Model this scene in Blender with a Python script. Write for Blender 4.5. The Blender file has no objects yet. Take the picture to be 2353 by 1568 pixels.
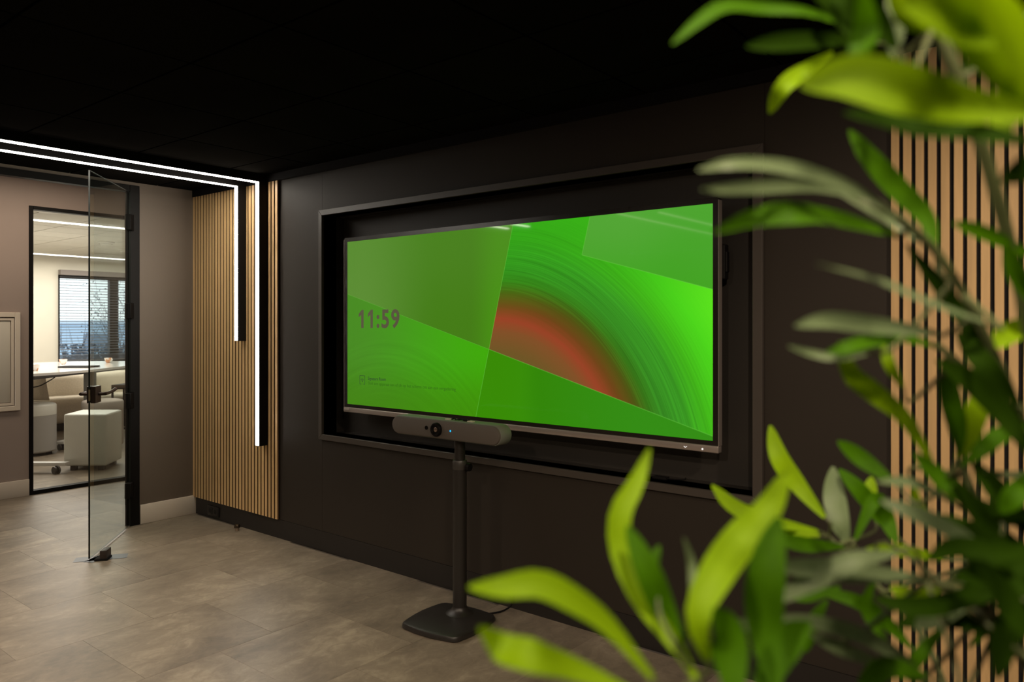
import bpy, bmesh, math, random
from mathutils import Vector, Matrix
R=math.radians
S=bpy.context.scene
COL=S.collection
# ---------------------------------------------------------------- camera, world, lights, exposure
cam=bpy.data.cameras.new('camera'); co=bpy.data.objects.new('camera',cam); COL.objects.link(co)
co.location=(5.58,-3.037,1.45); co.rotation_euler=(R(90),0,R(38.9))
cam.sensor_width=36; cam.lens=36*1753/2353; cam.shift_y=-38/2353; cam.clip_start=.02; cam.clip_end=200
cam.dof.use_dof=True; cam.dof.focus_distance=5.0; cam.dof.aperture_fstop=2.8
S.camera=co
S.view_settings.view_transform='Standard'; S.view_settings.look='None'
S.view_settings.exposure=0.0; S.view_settings.gamma=1.0; S.view_settings.use_curve_mapping=False
W=bpy.data.worlds.new('overcast_sky'); S.world=W; W.use_nodes=True
bg=W.node_tree.nodes['Background']; bg.inputs[0].default_value=(.88,.94,1.0,1); bg.inputs[1].default_value=2.3
LED_E=42.0        # emission of the LED diffusers beside the door
LED_ROOM=7.0      # emission of the ceiling LED lines in the dark room
LED_FAR=6.0       # emission of the LED lines in the meeting room
def area(name,loc,rot,sx,sy,power,col):
    l=bpy.data.lights.new(name,'AREA'); l.shape='RECTANGLE'; l.size=sx; l.size_y=sy; l.energy=power; l.color=col
    o=bpy.data.objects.new(name,l); o.location=loc; o.rotation_euler=rot; COL.objects.link(o); return o
WARM=(1,.80,.60)
area('meeting_room_light',(-4.6,.8,2.52),(0,0,0),3.5,3.0,165,(1,.92,.82))  # added panel, boosts the light of the LED lines
area('meeting_room_light',(-7.3,1.6,2.52),(0,0,0),1.4,4.0,95,(1,.93,.84))  # second added fill panel, toward the back wall
area('corridor_light',(-.95,-1.2,2.70),(0,0,0),.5,2.5,26,(1,.84,.66))  # added unseen fill to light the corridor wall
def spot(name,loc,aim,power,col,size=1.9,blend=.8,rad=.05):
    l=bpy.data.lights.new(name,'SPOT'); l.energy=power; l.color=col; l.spot_size=size; l.spot_blend=blend; l.shadow_soft_size=rad
    o=bpy.data.objects.new(name,l); o.location=loc; o.rotation_euler=(Vector(aim)-Vector(loc)).to_track_quat('-Z','Y').to_euler(); COL.objects.link(o); return o
DOWN=[((1.2,-2.9,2.43),(1.2,-2.6,0),125),((3.0,-3.6,2.43),(2.9,-2.9,0),125),((4.9,-3.9,2.43),(4.9,-3.0,1.0),120),((5.75,-2.75,2.43),(5.45,-1.6,1.2),100),((6.3,-1.5,2.43),(5.5,-.6,1.0),72)]  # added ceiling spots, out of view, brightening floor, plant and slats
for a,b_,p in DOWN: spot('downlight_beam',a,b_,p,WARM)

# ---------------------------------------------------------------- helpers
def srgb(r,g,b):
    f=lambda c:(c/255/12.92 if c<=10.3 else ((c/255+.055)/1.055)**2.4)
    return (f(r),f(g),f(b),1)
MATS={}
def mat(name,c,rough=.6,metal=0,spec=.5,emis=None,es=0,noise=0,nscale=8,bump=0,bscale=60,stretch=(1,1,1),rand=0,trans=0):
    if name in MATS: return MATS[name]
    m=bpy.data.materials.new(name); m.use_nodes=True; nt=m.node_tree; b=nt.nodes['Principled BSDF']
    c=tuple(c)[:3]+(1,)
    b.inputs['Base Color'].default_value=c; b.inputs['Roughness'].default_value=rough; b.inputs['Metallic'].default_value=metal
    b.inputs['Specular IOR Level'].default_value=spec
    if emis: b.inputs['Emission Color'].default_value=tuple(emis)[:3]+(1,); b.inputs['Emission Strength'].default_value=es
    tc=nt.nodes.new('ShaderNodeTexCoord'); mp=nt.nodes.new('ShaderNodeMapping'); mp.inputs['Scale'].default_value=stretch
    oi=nt.nodes.new('ShaderNodeObjectInfo'); va=nt.nodes.new('ShaderNodeVectorMath'); va.operation='SCALE'
    cb=nt.nodes.new('ShaderNodeCombineXYZ')
    for k in range(3): nt.links.new(oi.outputs['Random'],cb.inputs[k])
    nt.links.new(cb.outputs[0],va.inputs[0]); va.inputs['Scale'].default_value=37.0
    ad=nt.nodes.new('ShaderNodeVectorMath'); nt.links.new(tc.outputs['Object'],ad.inputs[0]); nt.links.new(va.outputs[0],ad.inputs[1])
    nt.links.new(ad.outputs[0],mp.inputs[0])
    n=nt.nodes.new('ShaderNodeTexNoise'); n.inputs['Scale'].default_value=nscale; n.inputs['Detail'].default_value=5
    nt.links.new(mp.outputs[0],n.inputs['Vector'])
    mr=nt.nodes.new('ShaderNodeMapRange'); mr.inputs['From Min'].default_value=.3; mr.inputs['From Max'].default_value=.7
    mr.inputs['To Min'].default_value=1-noise; mr.inputs['To Max'].default_value=1+noise; nt.links.new(n.outputs['Fac'],mr.inputs['Value'])
    r2=nt.nodes.new('ShaderNodeMapRange'); r2.inputs['To Min'].default_value=1-rand; r2.inputs['To Max'].default_value=1+rand
    nt.links.new(oi.outputs['Random'],r2.inputs['Value'])
    mu=nt.nodes.new('ShaderNodeMath'); mu.operation='MULTIPLY'; nt.links.new(mr.outputs[0],mu.inputs[0]); nt.links.new(r2.outputs[0],mu.inputs[1])
    vm=nt.nodes.new('ShaderNodeVectorMath'); vm.operation='SCALE'; vm.inputs[0].default_value=c[:3]; nt.links.new(mu.outputs[0],vm.inputs['Scale'])
    nt.links.new(vm.outputs[0],b.inputs['Base Color'])
    if bump:
        n2=nt.nodes.new('ShaderNodeTexNoise'); n2.inputs['Scale'].default_value=bscale; n2.inputs['Detail'].default_value=3; nt.links.new(mp.outputs[0],n2.inputs['Vector'])
        bp=nt.nodes.new('ShaderNodeBump'); bp.inputs['Strength'].default_value=bump; bp.inputs['Distance'].default_value=.002
        nt.links.new(n2.outputs['Fac'],bp.inputs['Height']); nt.links.new(bp.outputs[0],b.inputs['Normal'])
    if trans:
        t=nt.nodes.new('ShaderNodeBsdfTranslucent'); nt.links.new(vm.outputs[0],t.inputs[0])
        mx=nt.nodes.new('ShaderNodeMixShader'); mx.inputs[0].default_value=trans
        nt.links.new(b.outputs[0],mx.inputs[1]); nt.links.new(t.outputs[0],mx.inputs[2]); nt.links.new(mx.outputs[0],nt.nodes['Material Output'].inputs[0])
    MATS[name]=m; return m
def glass_mat(name,tint,refl=.04):
    m=bpy.data.materials.new(name); m.use_nodes=True; nt=m.node_tree; nt.nodes.clear()
    o=nt.nodes.new('ShaderNodeOutputMaterial'); t=nt.nodes.new('ShaderNodeBsdfTransparent'); t.inputs[0].default_value=tint
    g=nt.nodes.new('ShaderNodeBsdfGlossy'); g.inputs['Roughness'].default_value=0.0
    lw=nt.nodes.new('ShaderNodeLayerWeight'); lw.inputs[0].default_value=.5
    p=nt.nodes.new('ShaderNodeMath'); p.operation='POWER'; p.inputs[1].default_value=5; nt.links.new(lw.outputs['Facing'],p.inputs[0])
    a=nt.nodes.new('ShaderNodeMath'); a.operation='MULTIPLY_ADD'; a.inputs[1].default_value=.96; a.inputs[2].default_value=refl; nt.links.new(p.outputs[0],a.inputs[0])
    mx=nt.nodes.new('ShaderNodeMixShader'); nt.links.new(a.outputs[0],mx.inputs[0]); nt.links.new(t.outputs[0],mx.inputs[1]); nt.links.new(g.outputs[0],mx.inputs[2])
    nt.links.new(mx.outputs[0],o.inputs[0]); MATS[name]=m; return m

def box(bm,x0,x1,y0,y1,z0,z1,bev=0,seg=1,M=None):
    vs=[bm.verts.new((x,y,z)) for x in (x0,x1) for y in (y0,y1) for z in (z0,z1)]
    F=[(0,1,3,2),(4,6,7,5),(0,4,5,1),(2,3,7,6),(0,2,6,4),(1,5,7,3)]
    fs=[bm.faces.new([vs[i] for i in f]) for f in F]
    if bev:
        es=list({e for f in fs for e in f.edges})
        r=bmesh.ops.bevel(bm,geom=es,offset=bev,segments=seg,affect='EDGES',profile=.5)
    if M is not None:
        vv=set()
        for f in (r['faces'] if bev else []): vv|=set(f.verts)
        for v in vs:
            if v.is_valid: vv.add(v)
        if bev:
            for f in fs:
                if f.is_valid: vv|=set(f.verts)
        for v in vv: v.co=M@v.co
def cyl(bm,p0,p1,r0,r1=None,n=24,cap=True):
    r1=r0 if r1 is None else r1
    p0=Vector(p0);p1=Vector(p1);d=(p1-p0).normalized();a=d.orthogonal().normalized();b=d.cross(a)
    A=[bm.verts.new(p0+(a*math.cos(2*math.pi*i/n)+b*math.sin(2*math.pi*i/n))*r0) for i in range(n)]
    B=[bm.verts.new(p1+(a*math.cos(2*math.pi*i/n)+b*math.sin(2*math.pi*i/n))*r1) for i in range(n)]
    for i in range(n):
        j=(i+1)%n; bm.faces.new((A[i],A[j],B[j],B[i]))
    if cap: bm.faces.new(A[::-1]); bm.faces.new(B)
def lathe(bm,prof,n=32,c=(0,0)):
    rings=[]
    for r,z in prof:
        rings.append([bm.verts.new((c[0]+max(r,1e-4)*math.cos(2*math.pi*i/n),c[1]+max(r,1e-4)*math.sin(2*math.pi*i/n),z)) for i in range(n)])
    for a,b in zip(rings,rings[1:]):
        for i in range(n):
            j=(i+1)%n; bm.faces.new((a[i],a[j],b[j],b[i]))
def tube(bm,pts,r,n=8,rend=None):
    pts=[Vector(p) for p in pts]; rings=[]; up=None
    for i,p in enumerate(pts):
        d=(pts[min(i+1,len(pts)-1)]-pts[max(i-1,0)]).normalized()
        if up is None: up=d.orthogonal().normalized()
        a=(up-d*up.dot(d)).normalized(); up=a; b=d.cross(a)
        rr=r if rend is None else r+(rend-r)*i/(len(pts)-1)
        rings.append([bm.verts.new(p+(a*math.cos(2*math.pi*k/n)+b*math.sin(2*math.pi*k/n))*rr) for k in range(n)])
    for a,b in zip(rings,rings[1:]):
        for k in range(n):
            j=(k+1)%n; bm.faces.new((a[k],a[j],b[j],b[k]))
    bm.faces.new(rings[0][::-1]); bm.faces.new(rings[-1])
def spline(pts,n):
    P=[Vector(p) for p in pts]; P=[2*P[0]-P[1]]+P+[2*P[-1]-P[-2]]; out=[]
    k=len(P)-3
    for i in range(n+1):
        t=i/n*k; s=min(int(t),k-1); t-=s
        a,b,c,d=P[s:s+4]
        out.append(.5*((2*b)+(c-a)*t+(2*a-5*b+4*c-d)*t*t+(3*b-a-3*c+d)*t**3))
    return out
def prism(bm,pts,z0,z1,bev=0,seg=2):
    b=[bm.verts.new((x,y,z0)) for x,y in pts]; t=[bm.verts.new((x,y,z1)) for x,y in pts]
    n=len(pts)
    bm.faces.new(b[::-1]); top=bm.faces.new(t)
    for i in range(n): bm.faces.new((b[i],b[(i+1)%n],t[(i+1)%n],t[i]))
    if bev: bmesh.ops.bevel(bm,geom=list(top.edges),offset=bev,segments=seg,affect='EDGES',profile=.5)
def obj(name,bm,m,parent=None,smooth=False,loc=None,rot=None,**kw):
    me=bpy.data.meshes.new(name); bmesh.ops.recalc_face_normals(bm,faces=bm.faces[:]); bm.to_mesh(me); bm.free()
    for mm in (m if isinstance(m,(list,tuple)) else [m]): me.materials.append(mm)
    if smooth:
        me.polygons.foreach_set('use_smooth',[True]*len(me.polygons))
        try: me.set_sharp_from_angle(angle=R(40))
        except Exception: pass
    o=bpy.data.objects.new(name,me); COL.objects.link(o)
    if parent: o.parent=parent
    if loc: o.location=loc
    if rot: o.rotation_euler=rot
    for k,v in kw.items(): o[k]=v
    return o
def bx(name,m,x0,x1,y0,y1,z0,z1,parent=None,bev=0,seg=2,**kw):
    bm=bmesh.new(); box(bm,x0,x1,y0,y1,z0,z1,bev,seg); return obj(name,bm,m,parent,smooth=bev>0 and seg>1,**kw)
def boxes(name,m,L,parent=None,**kw):
    bm=bmesh.new()
    for b in L: box(bm,*b)
    return obj(name,bm,m,parent,**kw)
def struct(o): o['kind']='structure'; return o
def empty(name,loc=(0,0,0),rz=0,parent=None,**kw):
    o=bpy.data.objects.new(name,None); COL.objects.link(o); o.location=loc; o.rotation_euler=(0,0,rz); o.empty_display_size=.1
    if parent: o.parent=parent
    for k,v in kw.items(): o[k]=v
    return o
def thing(name,label,cat,loc=(0,0,0),rz=0,group=None):
    o=empty(name,loc,rz,label=label,category=cat)
    if group: o['group']=group
    return o
def tag(o,label,cat,group=None):
    o['label']=label; o['category']=cat
    if group: o['group']=group
    return o
def copy_to(src,parent,loc,rot=None,scale=None):
    c=src.copy(); COL.objects.link(c); c.parent=parent; c.location=loc
    if rot is not None: c.rotation_euler=rot
    if scale: c.scale=scale
    return c
def tree_copy(o,parent=None):
    c=o.copy(); COL.objects.link(c); c.parent=parent
    for ch in list(o.children): tree_copy(ch,c)
    return c

# ---------------------------------------------------------------- materials
M_wall=mat('dark brown wall paint',(.030,.0235,.018),.6,spec=.25,noise=.04,nscale=3,bump=.05,bscale=300)
M_niche=mat('niche paint',(.030,.025,.020),.6,noise=.04,nscale=3)
M_trim=mat('niche trim paint',(.060,.049,.041),.45,noise=.04)
M_black=mat('black satin metal',(.006,.005,.0045),.5,spec=.12)
M_blackmatt=mat('black matt',(.007,.006,.006),.8,spec=.15)
M_ceil=mat('black ceiling tile',(.0065,.0058,.005),1.0,spec=0,noise=.15,nscale=3,rand=.12)
M_grid=mat('ceiling grid black',(.003,.0028,.0025),1.0,spec=0)
M_taupe=mat('taupe wall paint',(.118,.090,.066),.6,noise=.03,nscale=3,bump=.05,bscale=300)
M_taupe2=mat('mauve taupe wall paint',(.30,.235,.20),.6,noise=.03,nscale=3)
M_cream=mat('cream skirting',(.62,.54,.44),.45,noise=.02)
M_white=mat('warm white wall',(.72,.68,.58),.7,noise=.02)
M_ceilw=mat('pale ceiling tile',(.62,.60,.53),.8,noise=.05,nscale=20,rand=.03)
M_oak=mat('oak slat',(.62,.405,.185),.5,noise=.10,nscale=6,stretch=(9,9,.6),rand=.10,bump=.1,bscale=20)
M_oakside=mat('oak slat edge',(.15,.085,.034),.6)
M_felt=mat('black felt',(.006,.005,.005),.95)
M_led=mat('led diffuser',(1,1,1),.5,emis=(1,.92,.80),es=LED_E)
M_led2=mat('led diffuser room',(1,1,1),.5,emis=(1,.84,.64),es=LED_ROOM)
M_led3=mat('led diffuser meeting',(1,1,1),.5,emis=(1,.95,.86),es=LED_FAR)
M_glass=glass_mat('door glass',(.90,.935,.91,1))
M_pane=glass_mat('window glass',(.97,.98,.97,1))
M_gedge=mat('glass edge',(.010,.012,.010),.35,spec=.3)
M_floorbase=mat('joint',(.10,.078,.06),.8)
def tile_mat():
    m=bpy.data.materials.new('stone look floor'); m.use_nodes=True; nt=m.node_tree; b=nt.nodes['Principled BSDF']; nn=nt.nodes.new; lk=nt.links.new
    tc=nn('ShaderNodeTexCoord'); oi=nn('ShaderNodeObjectInfo'); cb=nn('ShaderNodeCombineXYZ')
    for k in range(2): lk(oi.outputs['Random'],cb.inputs[k])
    sc=nn('ShaderNodeVectorMath'); sc.operation='SCALE'; sc.inputs['Scale'].default_value=61; lk(cb.outputs[0],sc.inputs[0])
    ad=nn('ShaderNodeVectorMath'); lk(tc.outputs['Object'],ad.inputs[0]); lk(sc.outputs[0],ad.inputs[1])
    mp=nn('ShaderNodeMapping'); mp.inputs['Scale'].default_value=(1.3,.85,1); lk(ad.outputs[0],mp.inputs[0])
    def noise(s,d,r,dist=0):
        n=nn('ShaderNodeTexNoise'); n.inputs['Scale'].default_value=s; n.inputs['Detail'].default_value=d; n.inputs['Roughness'].default_value=r; n.inputs['Distortion'].default_value=dist
        lk(mp.outputs[0],n.inputs['Vector']); return n
    n1=noise(2.2,7,.62,.5); n2=noise(11,7,.75,1.2); n3=noise(60,3,.6)
    mm=nn('ShaderNodeMath'); mm.operation='MULTIPLY_ADD'; lk(n2.outputs['Fac'],mm.inputs[0]); mm.inputs[1].default_value=.45
    m2=nn('ShaderNodeMath'); m2.operation='MULTIPLY'; m2.inputs[1].default_value=.62; lk(n1.outputs['Fac'],m2.inputs[0]); lk(m2.outputs[0],mm.inputs[2])
    r=nn('ShaderNodeMapRange'); r.inputs['To Min'].default_value=-.03; r.inputs['To Max'].default_value=.03; lk(oi.outputs['Random'],r.inputs['Value'])
    m3=nn('ShaderNodeMath'); m3.operation='ADD'; lk(mm.outputs[0],m3.inputs[0]); lk(r.outputs[0],m3.inputs[1])
    cr=nn('ShaderNodeValToRGB'); lk(m3.outputs[0],cr.inputs[0]); e=cr.color_ramp.elements
    e[0].position=.36; e[0].color=(.110,.088,.064,1); e[1].position=.72; e[1].color=(.38,.32,.235,1)
    k=e.new(.50); k.color=(.185,.150,.110,1); k=e.new(.585); k.color=(.238,.194,.144,1)
    lk(cr.outputs[0],b.inputs['Base Color'])
    rr=nn('ShaderNodeMapRange'); rr.inputs['To Min'].default_value=.36; rr.inputs['To Max'].default_value=.52; lk(n2.outputs['Fac'],rr.inputs['Value']); lk(rr.outputs[0],b.inputs['Roughness'])
    bp=nn('ShaderNodeBump'); bp.inputs['Strength'].default_value=.12; bp.inputs['Distance'].default_value=.002; lk(n3.outputs['Fac'],bp.inputs['Height']); lk(bp.outputs[0],b.inputs['Normal'])
    b.inputs['Specular IOR Level'].default_value=.4
    return m
M_floor=tile_mat()

# ---------------------------------------------------------------- floor and tiles
floor=struct(bx('floor',M_floorbase,-9.0,8.2,-6.6,5.6,-.10,-.004))
def tiles(x0,x1,y0,y1,xmin,xmax,clip):
    k=math.floor((x0-.05)/.6)
    while .05+.6*k<x1:
        a=.05+.6*k; off=-.35 if k%2 else -.02
        j=math.floor((y0-off)/.6)
        while off+.6*j<y1:
            ya=off+.6*j
            X0,X1,Y0,Y1=max(a,x0),min(a+.6,x1),max(ya,y0),min(ya+.6,y1)
            if X1-X0>.03 and Y1-Y0>.02:
                cx,cy=(X0+X1)/2,(Y0+Y1)/2; g=.0006
                bm=bmesh.new(); box(bm,X0-cx+g,X1-cx-g,Y0-cy+g,Y1-cy-g,-.004,0)
                obj('tile',bm,M_floor,floor,loc=(cx,cy,0))
            j+=1
        k+=1
tiles(0,6.05,-3.35,0,0,0,None)
tiles(-1.67,0,-1.8,1.2,0,0,None)
tiles(-4.75,-1.67,-1.3,2.1,0,0,None)
boxes('tile',M_floor,[(0,8.2,-6.6,-3.35,-.004,0),(6.05,8.2,-3.35,0,-.004,0),(-1.67,0,-6.6,-1.8,-.004,0),(-1.67,0,1.2,5.6,-.004,0),(-9,-4.75,-6.6,5.6,-.004,0),
   (-4.75,-1.67,-6.6,-1.3,-.004,0),(-4.75,-1.67,2.1,5.6,-.004,0)],floor,kind='stuff')

# ---------------------------------------------------------------- room shell
CZ=2.475
NX0,NX1,NZ0,NZ1,ND=1.585,4.396,.75,2.145,.16
wf=struct(empty('wall_front'))
def panel(x0,x1,z0,z1,g=.0008): return bx('wall_panel',M_wall,x0+g,x1-g,0,.10,z0,z1,wf)
panel(0,1.571,.128,CZ); panel(1.571,4.44,NZ1,CZ); panel(1.571,4.44,.128,NZ0); panel(4.44,8.2,.128,CZ)
bx('wall_panel',M_wall,1.5718,NX0,0,.10,NZ0,NZ1,wf); bx('wall_panel',M_wall,NX1,4.4392,0,.10,NZ0,NZ1,wf)
bx('backing',M_blackmatt,0,8.2,.10,.12,.0,CZ,None) if False else None
boxes('niche_lining',M_niche,[(NX0-.02,NX0,.0,ND,NZ0,NZ1),(NX1,NX1+.02,.0,ND,NZ0,NZ1),(NX0-.02,NX1+.02,.0,ND,NZ1,NZ1+.02),(NX0-.02,NX1+.02,.0,ND,NZ0-.02,NZ0),(NX0-.02,NX1+.02,ND,ND+.02,NZ0-.02,NZ1+.02)],wf)
struct(bx('baseboard_front',mat('skirting black brown',(.016,.013,.011),.5),0,8.2,-.003,.02,0,.1265))
struct(bx('trim_2',M_blackmatt,0,8.2,-.026,.01,2.425,CZ))
# mitred trim round the niche
tr=struct(empty('trim_1'))
def mitre(a,b,c,d,ang=0):   # outer a-b, inner d-c, in x,z
    bm=bmesh.new(); y0,y1=-.018,.0
    f=[bm.verts.new((p[0],y0,p[1])) for p in (a,b,c,d)]; k=[bm.verts.new((p[0],y1,p[1])) for p in (a,b,c,d)]
    bm.faces.new(f); bm.faces.new(k[::-1])
    for i in range(4): bm.faces.new((f[i],k[i],k[(i+1)%4],f[(i+1)%4]))
    bmesh.ops.bevel(bm,geom=[e for e in bm.edges if all(v.co.y<-.01 for v in e.verts)],offset=.0012,segments=1,affect='EDGES')
    obj('trim_board',bm,M_trim,tr)
OX0,OX1,OZ0,OZ1=1.552,4.437,.716,2.180; g=.0007
mitre((OX0,OZ0),(OX0,OZ1),(NX0,NZ1-g),(NX0,NZ0+g)); mitre((OX1,OZ0),(OX1,OZ1),(NX1,NZ1-g),(NX1,NZ0+g))
mitre((OX0+g,OZ1),(OX1-g,OZ1),(NX1,NZ1),(NX0,NZ1)); mitre((OX0+g,OZ0),(OX1-g,OZ0),(NX1,NZ0),(NX0,NZ0))
# door wall (x=0), glass front frame in it
DY0,DY1=-1.33,-.50
wl=struct(empty('wall_left'))
bx('wall_panel',M_taupe,-.12,0,-.43,0,0,CZ,wl); bx('wall_panel',M_taupe,-.12,0,-6.6,-1.40,0,CZ,wl); bx('wall_panel',M_taupe,-.12,0,-1.40,-.43,2.452,CZ,wl)
bx('wall_panel',M_taupe2,-.12,0,0.0,5.6,0,2.75,wl); bx('wall_panel',M_taupe2,-.12,-.02,-6.6,0,CZ,2.75,wl)
struct(bx('baseboard_left',M_cream,0,.015,-.425,-.001,0,.14,bev=.003))
struct(bx('wall_rear',M_wall,0,8.2,-6.7,-6.6,0,CZ)); struct(bx('wall_right',M_wall,8.2,8.3,-6.7,.1,0,CZ))
# ceiling: black grid slab with lay-in tiles
ceil=struct(bx('ceiling',M_grid,-.02,8.3,-6.7,.1,CZ+.012,CZ+.08))
k=0
x=-.28
while x<8.2:
    y=-6.3
    while y<0:
        X0,X1,Y0,Y1=max(x,.0),min(x+.6,8.2),max(y,-6.6),min(y+.6,0)
        if X1-X0>.02 and Y1-Y0>.02 and Y1>-4.2:
            bm=bmesh.new(); cx,cy=(X0+X1)/2,(Y0+Y1)/2; box(bm,X0-cx+.006,X1-cx-.006,Y0-cy+.006,Y1-cy-.006,0,.012)
            obj('ceiling_tile',bm,M_ceil,ceil,loc=(cx,cy,CZ))
        y+=.6
    x+=.6
# corridor and the far wall with its framed pane
FX=-1.67; PY0,PY1,PZ=-.572,.42,2.46
wc=struct(empty('wall_corridor'))
for b in [(-6.6,PY0,0,2.75),(PY1,5.6,0,2.75),(PY0,PY1,PZ,2.75)]:
    bx('wall_panel',M_taupe2,FX-.10,FX,b[0],b[1],b[2],b[3],wc)
struct(bx('ceiling_corridor',M_white,FX-.1,-.0,-6.6,5.6,2.75,2.8))
struct(bx('baseboard_corridor',M_cream,FX,FX+.014,-3,PY0-.004,0,.14,bev=.003))
w2=struct(empty('window_2'))
fr=boxes('window_frame',M_black,[],w2) if False else None
bm=bmesh.new()
for b in [(FX-.07,FX+.006,PY0-.004,PY0+.030,0,PZ),(FX-.07,FX+.006,PY1-.030,PY1,0,PZ),(FX-.07,FX+.006,PY0+.03,PY1-.03,PZ-.03,PZ),(FX-.07,FX+.006,PY0+.03,PY1-.03,0,.034)]: box(bm,*b,bev=.002)
obj('window_frame',bm,M_black,w2)
bx('window_pane',M_pane,FX-.04,FX-.03,PY0+.028,PY1-.028,.03,PZ-.028,w2)
# electrical hatch on the corridor wall
h=thing('wall_hatch','cream framed service hatch on the taupe wall left of the glass pane','hatch',(FX,-.98,1.14))
bm=bmesh.new()
for b in [(0,.022,-.335,-.295,-.41,.41),(0,.022,.295,.335,-.41,.41),(0,.022,-.295,.295,.37,.41),(0,.022,-.295,.295,-.41,-.37)]: box(bm,*b,bev=.003)
obj('hatch_frame',bm,M_cream,h)
bm=bmesh.new()
for b in [(0,.015,-.289,-.268,-.364,.364),(0,.015,.268,.289,-.364,.364),(0,.015,-.268,.268,.343,.364),(0,.015,-.268,.268,-.364,-.343)]: box(bm,*b)
obj('door_rim',bm,M_cream,h)
bx('hatch_door',mat('hatch door paint',(.56,.52,.44),.5),0,.009,-.263,.263,-.338,.338,h,bev=.002)

# ---------------------------------------------------------------- glass door
d1=struct(empty('door_1'))
bm=bmesh.new()
for b in [(-.055,.012,-.50,-.43,0,2.452),(-.055,.012,-1.40,-1.33,0,2.452),(-.055,.012,-1.33,-.50,2.405,2.452)]: box(bm,*b,bev=.002)
obj('door_frame',bm,M_black,d1)
bx('door_stop',M_black,-.03,-.005,-.515,-.50,0,2.405,d1)
leaf=empty('door_leaf',(.02,-.505,0),R(-40.7),d1)
LL=.795
bm=bmesh.new(); box(bm,0,LL,-.005,.005,.012,2.398)
bm.faces.ensure_lookup_table()
bmesh.ops.recalc_face_normals(bm,faces=bm.faces[:])
for f in bm.faces: f.material_index=0 if abs(f.normal.y)>.9 else 1
obj('glass_pane',bm,[M_glass,M_gedge],leaf)
for z in (2.18,1.547,.906,.265):
    bm=bmesh.new(); box(bm,-.012,.05,-.020,.022,z-.055,z+.055,bev=.003); cyl(bm,(-.014,.012,z-.058),(-.014,.012,z+.058),.012,n=16); box(bm,-.075,-.014,.0,.014,z-.05,z+.05,bev=.002)
    obj('hinge',bm,M_black,leaf,smooth=True)
M_bronze=mat('dark bronze metal',(.035,.022,.017),.32,metal=.6)
bm=bmesh.new(); box(bm,LL-.105,LL-.004,.006,.034,.965,1.068,bev=.002); box(bm,LL-.105,LL-.004,-.016,-.006,.965,1.068,bev=.002)
obj('lock_case',bm,M_bronze,leaf)
for s in (1,-1):
    y=.068*s if s>0 else -.052
    bm=bmesh.new(); tube(bm,[(LL-.062,.03*s,1.018),(LL-.062,y*.8,1.018),(LL-.070,y,1.018),(LL-.15,y,1.018),(LL-.20,y*1.05+.0,1.024),(LL-.235,y*1.0+.012*s,1.036)] if s>0 else [(LL-.062,-.014,1.018),(LL-.062,-.055,1.018),(LL-.058,-.068,1.018),(LL-.16,-.072,1.018)],.0105,12)
    obj('door_handle',bm,M_bronze,leaf,smooth=True)
bx('latch_plate',mat('brass latch',(.42,.33,.20),.3,metal=.8),LL-.004,LL+.0015,-.004,.006,.980,1.050,leaf)
# block that keeps the door open, and the tape under it
db=thing('door_block','small dark block wedged under the open glass door','door stop',(.638,-.965,.001),R(-40.7))
bx('rubber_pad',M_blackmatt,-.038,.05,-.02,.056,0,.012,db,bev=.003)
bx('wood_block',mat('dark brown block',(.022,.014,.011),.45),-.035,.05,.012,.052,.012,.062,db,bev=.003)
M_tape=mat('grey tape',(.10,.108,.125),.45)
def tape(name,p0,p1,w,label):
    bm=bmesh.new(); a=Vector(p0);b=Vector(p1);d=(b-a).normalized();n=Vector((-d.y,d.x,0)); T=[];n_=8
    for i in range(n_+1):
        p=a.lerp(b,i/n_); wob=.004*math.sin(i*2.3); z=.0016
        e=.006*math.sin(i*3.1) if i in(0,n_) else 0
        T.append((bm.verts.new((p.x+n.x*(w/2+wob)+d.x*e,p.y+n.y*(w/2+wob)+d.y*e,z)),bm.verts.new((p.x-n.x*(w/2-wob)-d.x*e,p.y-n.y*(w/2-wob)-d.y*e,z))))
    for q,r in zip(T,T[1:]): bm.faces.new((q[0],q[1],r[1],r[0]))
    return tag(obj(name,bm,M_tape),label,'tape','strips of tape on the floor by the door')
tape('tape_strip',(.545,-1.078,0),(.70,-.828,0),.10,'longer grey tape strip running across under the door block')
tape('tape_strip',(.655,-1.045,0),(.58,-.90,0),.065,'short dark tape strip in front of the door block')
# ---------------------------------------------------------------- slatted oak panels
def slat_panel(x0,n,z0,z1,label,first=None):
    t=thing('slat_panel',label,'wall panel',(x0,0,z0))
    bx('backing',M_felt,0,.04*n-.013,-.009,-.0006,0,z1-z0,t)
    bm=bmesh.new(); box(bm,0,.027,-.021,-.009,0,z1-z0,bev=.0006,seg=1)
    for f in bm.faces: f.normal_update()
    for f in bm.faces:
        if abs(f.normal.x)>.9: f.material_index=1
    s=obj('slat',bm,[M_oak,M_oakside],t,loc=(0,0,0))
    for k in range(1,n): copy_to(s,t,(.04*k,0,0))
    return t
slat_panel(.002,28,.131,2.425,'oak slatted wall panel with LED strips, in the corner beside the door')
slat_panel(4.912,30,.131,2.425,'oak slatted wall panel behind the plant, right of the screen')
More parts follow.
